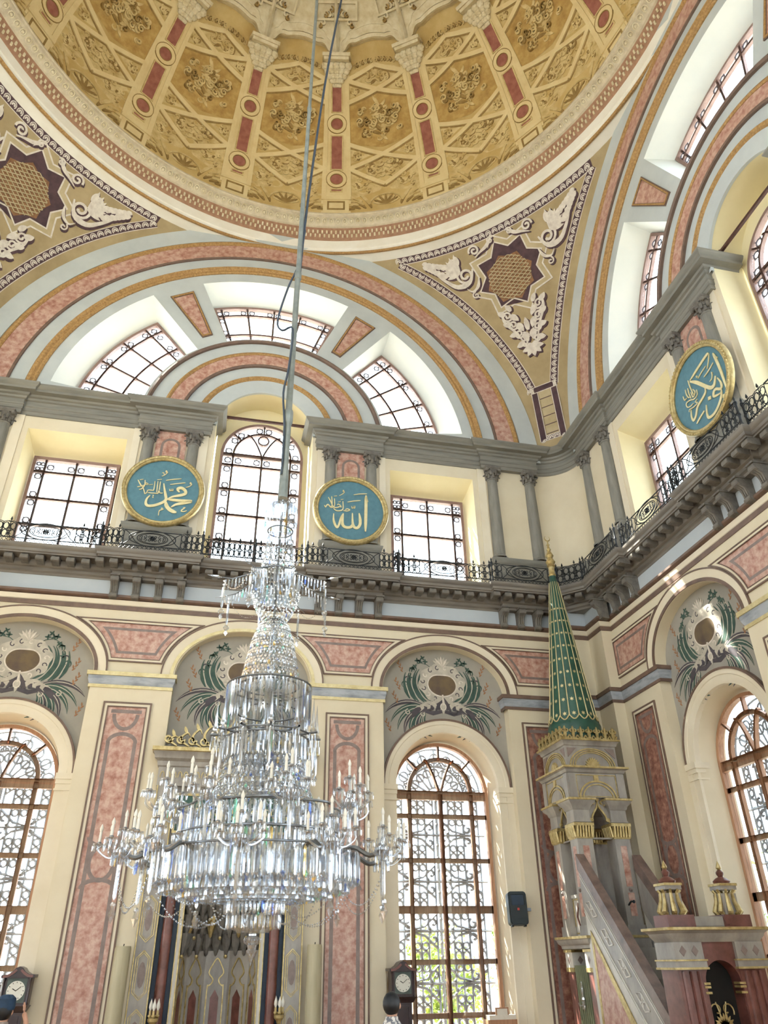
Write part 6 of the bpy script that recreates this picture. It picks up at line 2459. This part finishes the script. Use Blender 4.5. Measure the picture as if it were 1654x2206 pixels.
# ================================================================== CHANDELIER
ch = empty('crystal_chandelier', (0, -W, 0), label='huge tiered crystal chandelier with candle bulbs hanging in the centre of the hall', cat='chandelier')
MB().lathe([(.08, 8.7), (.075, 9.3), (.062, 9.45), (.062, 10.3), (.085, 10.35), (.085, 10.6), (.06, 10.65), (.055, 14), (.072, 14.02), (.072, 14.2), (.05, 14.22), (.045, 20), (.055, 20.02), (.055, 20.1), (.04, 20.12), (.04, 43.2)], seg=10).obj('hanging_rod', 'rod', ch)
MB().lathe([(.001, 43.0), (.35, 43.05), (.5, 43.35), (.5, 43.5)], seg=20).obj('ceiling_rose', 'stucco', ch)
b = MB().tube(smooth([(.02, .06, 11.5), (.03, .06, 14.0), (.115, .05, 16.76), (.35, .05, 21.3), (.69, .05, 25.73), (1.6, .1, 36), (1.9, .1, 43)], 4), .028, 6)
b.obj('power_cable', 'cable', ch)
b = MB().tube(smooth([(.09, .03, 15.6), (.0, .02, 14.5), (-.18, 0, 13.74), (-.33, 0, 12.8), (-.23, 0, 12.55), (-.03, -.05, 12.58), (-.06, -.05, 11.56), (-.12, -.04, 10.98), (-.06, -.06, 10.2), (-.05, -.06, 9.2)], 4), .02, 6)
b.obj('loose_cable_loop', 'cable', ch)


def prism(b, c, L, w, mi=0, ang=0.0, tip=.12):
    """hanging cut prism, top at c"""
    x, y, z = c
    ca, sa = cos(ang), sin(ang)
    P = [(w, 0), (0, w * .55), (-w, 0), (0, -w * .55)]
    ring = [(x + p * ca - q * sa, y + p * sa + q * ca) for p, q in P]
    vs = [(a, d, z - .03) for a, d in ring] + [(a, d, z - L * (1 - tip)) for a, d in ring] + [(x, y, z), (x, y, z - L)]
    b.add(vs, [(i, (i + 1) % 4, 4 + (i + 1) % 4, 4 + i) for i in range(4)] + [(8, (i + 1) % 4, i) for i in range(4)] + [(9, 4 + i, 4 + (i + 1) % 4) for i in range(4)], mi)


def bead(b, c, r, mi=0, k=1.3):
    x, y, z = c
    b.add([(x + r, y, z), (x, y + r, z), (x - r, y, z), (x, y - r, z), (x, y, z + r * k), (x, y, z - r * k)],
          [(0, 1, 4), (1, 2, 4), (2, 3, 4), (3, 0, 4), (1, 0, 5), (2, 1, 5), (3, 2, 5), (0, 3, 5)], mi)


CM = ['crystal', 'crystal2', 'flashblue', 'flashgold', 'flashgreen']
cr = random.Random(11)


def pick():
    t = cr.random()
    return 0 if t < .62 else 1 if t < .955 else 2 if t < .975 else 3 if t < .99 else 4


def drum(r, z0, z1, n, w=.018, name='prism_drum', layers=1):
    b = MB()
    for l in range(layers):
        for k in range(n):
            a = 2 * pi * (k + .5 * l) / n
            rr = r - .03 * l
            prism(b, (rr * cos(a), rr * sin(a), z0), (z0 - z1) * cr.uniform(.94, 1.04), w, pick(), a + pi / 2 + cr.uniform(-.5, .5))
    b.obj(name, CM, ch, kind='stuff')


def net(pts, n, step, br, name='bead_net', swag=0):
    """strings of beads down a profile of (r, z)"""
    b = MB()
    path = [Vector(p) for p in pts]
    out, acc = [], 0
    for p, q in zip(path, path[1:]):
        L = (q - p).length
        while acc < L:
            out.append(p + (q - p) * (acc / L))
            acc += step
        acc -= L
    for k in range(n):
        a = 2 * pi * k / n
        for i, p in enumerate(out):
            aa = a + (pi / n if i % 2 else 0)
            if i % 3 == 2:
                prism(b, (p.x * cos(aa), p.x * sin(aa), p.y + step * .7), step * 1.5, br * .9, pick(), aa + pi / 2)
            else:
                bead(b, (p.x * cos(aa), p.x * sin(aa), p.y), br, pick())
    b.obj(name, CM, ch, kind='stuff')


def ringm(r, z, t=.014, name='metal_ring', n=40, wob=0.0, k=8, mat_='chmetal'):
    MB().tube([((r * (1 + wob * cos(k * a))) * cos(a), (r * (1 + wob * cos(k * a))) * sin(a), z) for a in [2 * pi * i / n for i in range(n)]], t, 6, closed=True).obj(name, mat_, ch)


def festoon(p, q, sag, n=16, r=.014):
    b = MB()
    p, q = Vector(p), Vector(q)
    for i in range(n + 1):
        t = i / n
        c = p.lerp(q, t)
        c.z -= sag * 4 * t * (1 - t)
        bead(b, c, r, 1 if i % 3 else 0, 1.0)
    b.obj('bead_festoon', CM, ch, kind='stuff')


MB().lathe([(.05, 8.78), (.14, 8.72), (.17, 8.64), (.12, 8.6), (.16, 8.57), (.26, 8.56), (.05, 8.52)], seg=18).obj('crown_cup', 'crystal2', ch)
drum(.255, 8.56, 8.18, 26, .024)
MB().lathe([(.02, 8.5), (.02, 2.6)], seg=8).obj('stem', 'chmetal', ch)
ringm(.2, 8.13, .012)
net([(.16, 8.15), (.2, 7.95), (.225, 7.7), (.26, 7.4)], 26, .05, .02)
ringm(.33, 7.34)
drum(.35, 7.33, 7.0, 36, .02)
drum(.27, 7.3, 6.9, 28, .02)
net([(.36, 7.0), (.31, 6.8), (.22, 6.62), (.14, 6.56)], 26, .05, .02)
ringm(.14, 6.56, .016)
for k in range(8):
    a = 2 * pi * (k + .3) / 8
    ca, sa = cos(a), sin(a)
    P = [(.3, 7.34), (.5, 7.24), (.7, 7.14), (.86, 7.13)]
    b = MB().tube([(r * ca, r * sa, z) for r, z in P], [.014, .012, .01, .006], 6)
    arm = b.obj('star_arm', 'chmetal', ch)
    b = MB()
    for i in range(9):
        t = i / 8
        r = .38 + .42 * t
        prism(b, (r * ca, r * sa, 7.3 - .18 * t), .16 + .05 * (i % 2), .014, pick(), a)
    b.obj('arm_drops', CM, arm)
    MB().lathe([(.002, 0), (.025, .05), (.002, .22)], seg=6).obj('arm_spike', 'crystal2', arm, M=Matrix.Translation((.86 * ca, .86 * sa, 7.13)) @ Matrix.Rotation(a, 4, 'Z') @ Matrix.Rotation(pi / 2, 4, 'Y'))
    b = MB()
    x, y = .82 * ca, .82 * sa
    for z in (7.08, 7.02):
        bead(b, (x, y, z), .02, 1)
    prism(b, (x, y, 7.0), .38, .018, 1)
    b.sphere((x, y, 6.58), .045, 8, 6, 1)
    bead(b, (x, y, 6.5), .03, 1, 1.8)
    b.obj('long_pendant', CM, arm)
    a2 = 2 * pi * (k + 1.3) / 8
    festoon((x, y, 7.08), (.82 * cos(a2), .82 * sin(a2), 7.08), .22, 18, .012)
net([(.22, 6.48), (.3, 6.25), (.36, 5.95), (.42, 5.58)], 40, .05, .021)
net([(.2, 6.5), (.24, 6.2), (.28, 5.7)], 24, .06, .018)
ringm(.42, 5.56)
ringm(.6, 5.54)
drum(.6, 5.54, 5.02, 66, .022)
drum(.52, 5.5, 5.1, 40, .02)
ringm(.44, 5.18, .012)
MB().lathe([(.05, 6.5), (.06, 6.0), (.09, 5.95), (.06, 5.9), (.06, 5.1), (.1, 5.0), (.06, 4.9)], seg=12).obj('glass_stem', 'crystal2', ch)
for k in range(12):
    a = 2 * pi * k / 12
    ca, sa = cos(a), sin(a)
    arm = MB().tube([(.1 * ca, .1 * sa, 4.95), (.4 * ca, .4 * sa, 4.83), (.76 * ca, .76 * sa, 4.84)], .016, 6).obj('spoke', 'chmetal', ch)
    x, y = .7 * ca, .7 * sa
    b = MB().lathe([(.03, 4.84), (.05, 4.87), (.03, 4.9), (.04, 4.94), (.028, 4.97), (.002, 5.32)], (x, y, 0), 6)
    b.obj('glass_spike', 'crystal2', arm)
    b = MB()
    prism(b, (x, y, 4.82), .5, .02, 1)
    bead(b, (x, y, 4.3), .03, 1, 2)
    for s in (-1, 1):
        prism(b, (x + .04 * s, y, 4.84), .22, .014, 0)
    b.obj('spoke_drops', CM, arm)
ringm(.62, 4.84, .014)
ringm(.56, 4.8)
drum(.57, 4.8, 4.5, 60, .02, layers=2)
net([(.52, 4.56), (.55, 4.35), (.62, 4.12), (.72, 3.93)], 54, .05, .022)
net([(.44, 4.56), (.5, 4.2), (.62, 3.93)], 40, .06, .02)
ringm(1.02, 3.88, .016, wob=.05)
ringm(.74, 3.92, .014)

# candle lamp
b = MB().lathe([(.022, .0), (.028, .02), (.03, .05), (.02, .06)], seg=8, mi=1)
b.lathe([(.019, .06), (.019, .24), (.001, .24)], seg=8, mi=0)
b.lathe([(.03, -.03), (.08, .01), (.082, .02), (.02, .0)], seg=12, mi=2)
for k in range(8):
    a = 2 * pi * k / 8
    prism(b, (.075 * cos(a), .075 * sin(a), .01), .13, .011, 2, a)
me_candle = b.mesh('candle_lamp', ['bulb', 'chmetal', 'crystal2'])
me_bulb = MB().lathe([(.012, .24), (.024, .27), (.024, .31), (.012, .36), (.001, .39)], seg=8).mesh('flame_bulb', 'bulb')


def cluster(a, r0, r1, zb, zc, n, spread, metal):
    ca, sa = cos(a), sin(a)
    P = [(r0, zb), (r0 + (r1 - r0) * .35, zb + .05), (r0 + (r1 - r0) * .7, zb - .05), (r1, zb + .02)]
    arm = MB().tube([(r * ca, r * sa, z) for r, z in smooth(P, 4)], .03 if metal else .02, 7).obj('branch_arm', 'chmetal' if metal else 'crystal2', ch)
    hub = (r1 * ca, r1 * sa, zb)
    MB().lathe([(.02, -.09), (.06, -.06), (.1, .0), (.1, .03), (.05, .06), (.03, .14), (.02, .15)], hub, 12).obj('arm_hub', 'crystal2', arm)
    b = MB()
    for k in range(14):
        t = 2 * pi * k / 14
        prism(b, (hub[0] + .1 * cos(t), hub[1] + .1 * sin(t), hub[2] + .01), .16, .012, pick(), t)
    b.obj('hub_drops', CM, arm)
    for k in range(n):
        t = a + (k - (n - 1) / 2) * spread
        L = .27 if n > 4 else .24
        dx, dy = L * cos(t), L * sin(t)
        e = (hub[0] + dx, hub[1] + dy, zc + (.05 if k % 2 else 0))
        MB().tube(smooth([hub, (hub[0] + dx * .5, hub[1] + dy * .5, zb - .06), (e[0], e[1], zb + .02), (e[0], e[1], e[2] - .02)], 4), .013, 6).obj('glass_branch', 'crystal2', arm)
        c = place('candle_lamp', me_candle, ch, loc=e, scale=(.9, .9, .62))
        place('flame_bulb', me_bulb, c)
    e = (hub[0], hub[1], zc + .18)
    MB().tube([hub, e], .016, 6).obj('glass_branch', 'crystal2', arm)
    c = place('candle_lamp', me_candle, ch, loc=e, scale=(.9, .9, .62))
    place('flame_bulb', me_bulb, c)
    # drop below
    b = MB()
    x, y = hub[0], hub[1]
    prism(b, (x, y, zb - .1), .42, .022, 1)
    b.sphere((x, y, zb - .56), .035, 8, 5, 1)
    bead(b, (x, y, zb - .66), .045, 1, 2.2)
    b.obj('long_pendant', CM, arm)
    return hub


hubs2 = [cluster(2 * pi * (k + .25) / 8, .95, 1.27, 3.88, 4.0, 4, 1.15, False) for k in range(8)]
drum(1.03, 3.86, 3.55, 110, .02)
drum(.9, 3.84, 3.5, 70, .02)
ringm(1.06, 3.56, .014)
drum(1.09, 3.54, 3.26, 116, .02)
drum(.98, 3.5, 3.2, 70, .02)
ringm(1.27, 3.36, .014)
hubs1 = [cluster(2 * pi * (k + .0) / 10 + .12, 1.1, 1.68, 3.32, 3.4, 5, 1.0, True) for k in range(10)]
# lowest drum: single prisms
for mi in range(3):
    pass
mp_ = []
for mi in range(5):
    b = MB()
    prism(b, (0, 0, 0), .36, .022, 0)
    mp_.append(b.mesh('crystal_prism', CM[mi]))
n = 150
for k in range(n):
    a = 2 * pi * k / n
    place('crystal_prism', mp_[pick()], ch, loc=(1.3 * cos(a), 1.3 * sin(a), 3.34 + cr.uniform(-.01, .01)), rot=(0, 0, a + pi / 2 + cr.uniform(-.5, .5)))
drum(1.2, 3.3, 2.98, 120, .02)
net([(1.3, 3.02), (1.15, 2.93), (.95, 2.88), (.7, 2.85), (.42, 2.84)], 84, .075, .028, 'bowl_net')
ringm(.4, 2.84, .012)
drum(.37, 2.84, 2.66, 46, .018)
drum(.33, 2.68, 2.5, 40, .018)
MB().lathe([(.3, 2.52), (.22, 2.49), (.2, 2.47), (.05, 2.46), (.05, 2.44), (.1, 2.42), (.115, 2.39), (.1, 2.36), (.06, 2.34), (.05, 2.3), (.07, 2.28), (.05, 2.24), (.002, 2.12)], seg=12).obj('glass_finial', 'crystal2', ch)
for k in range(10):
    h0, h1 = Vector(hubs1[k]), Vector(hubs1[(k + 1) % 10])
    festoon((h0.x, h0.y, 3.12), (h1.x, h1.y, 3.12), .42, 30, .015)
    q = Vector((h0.x * .25, h0.y * .25, 2.72))
    festoon((h0.x * .75, h0.y * .75, 2.98), tuple(q), .3, 28, .014)
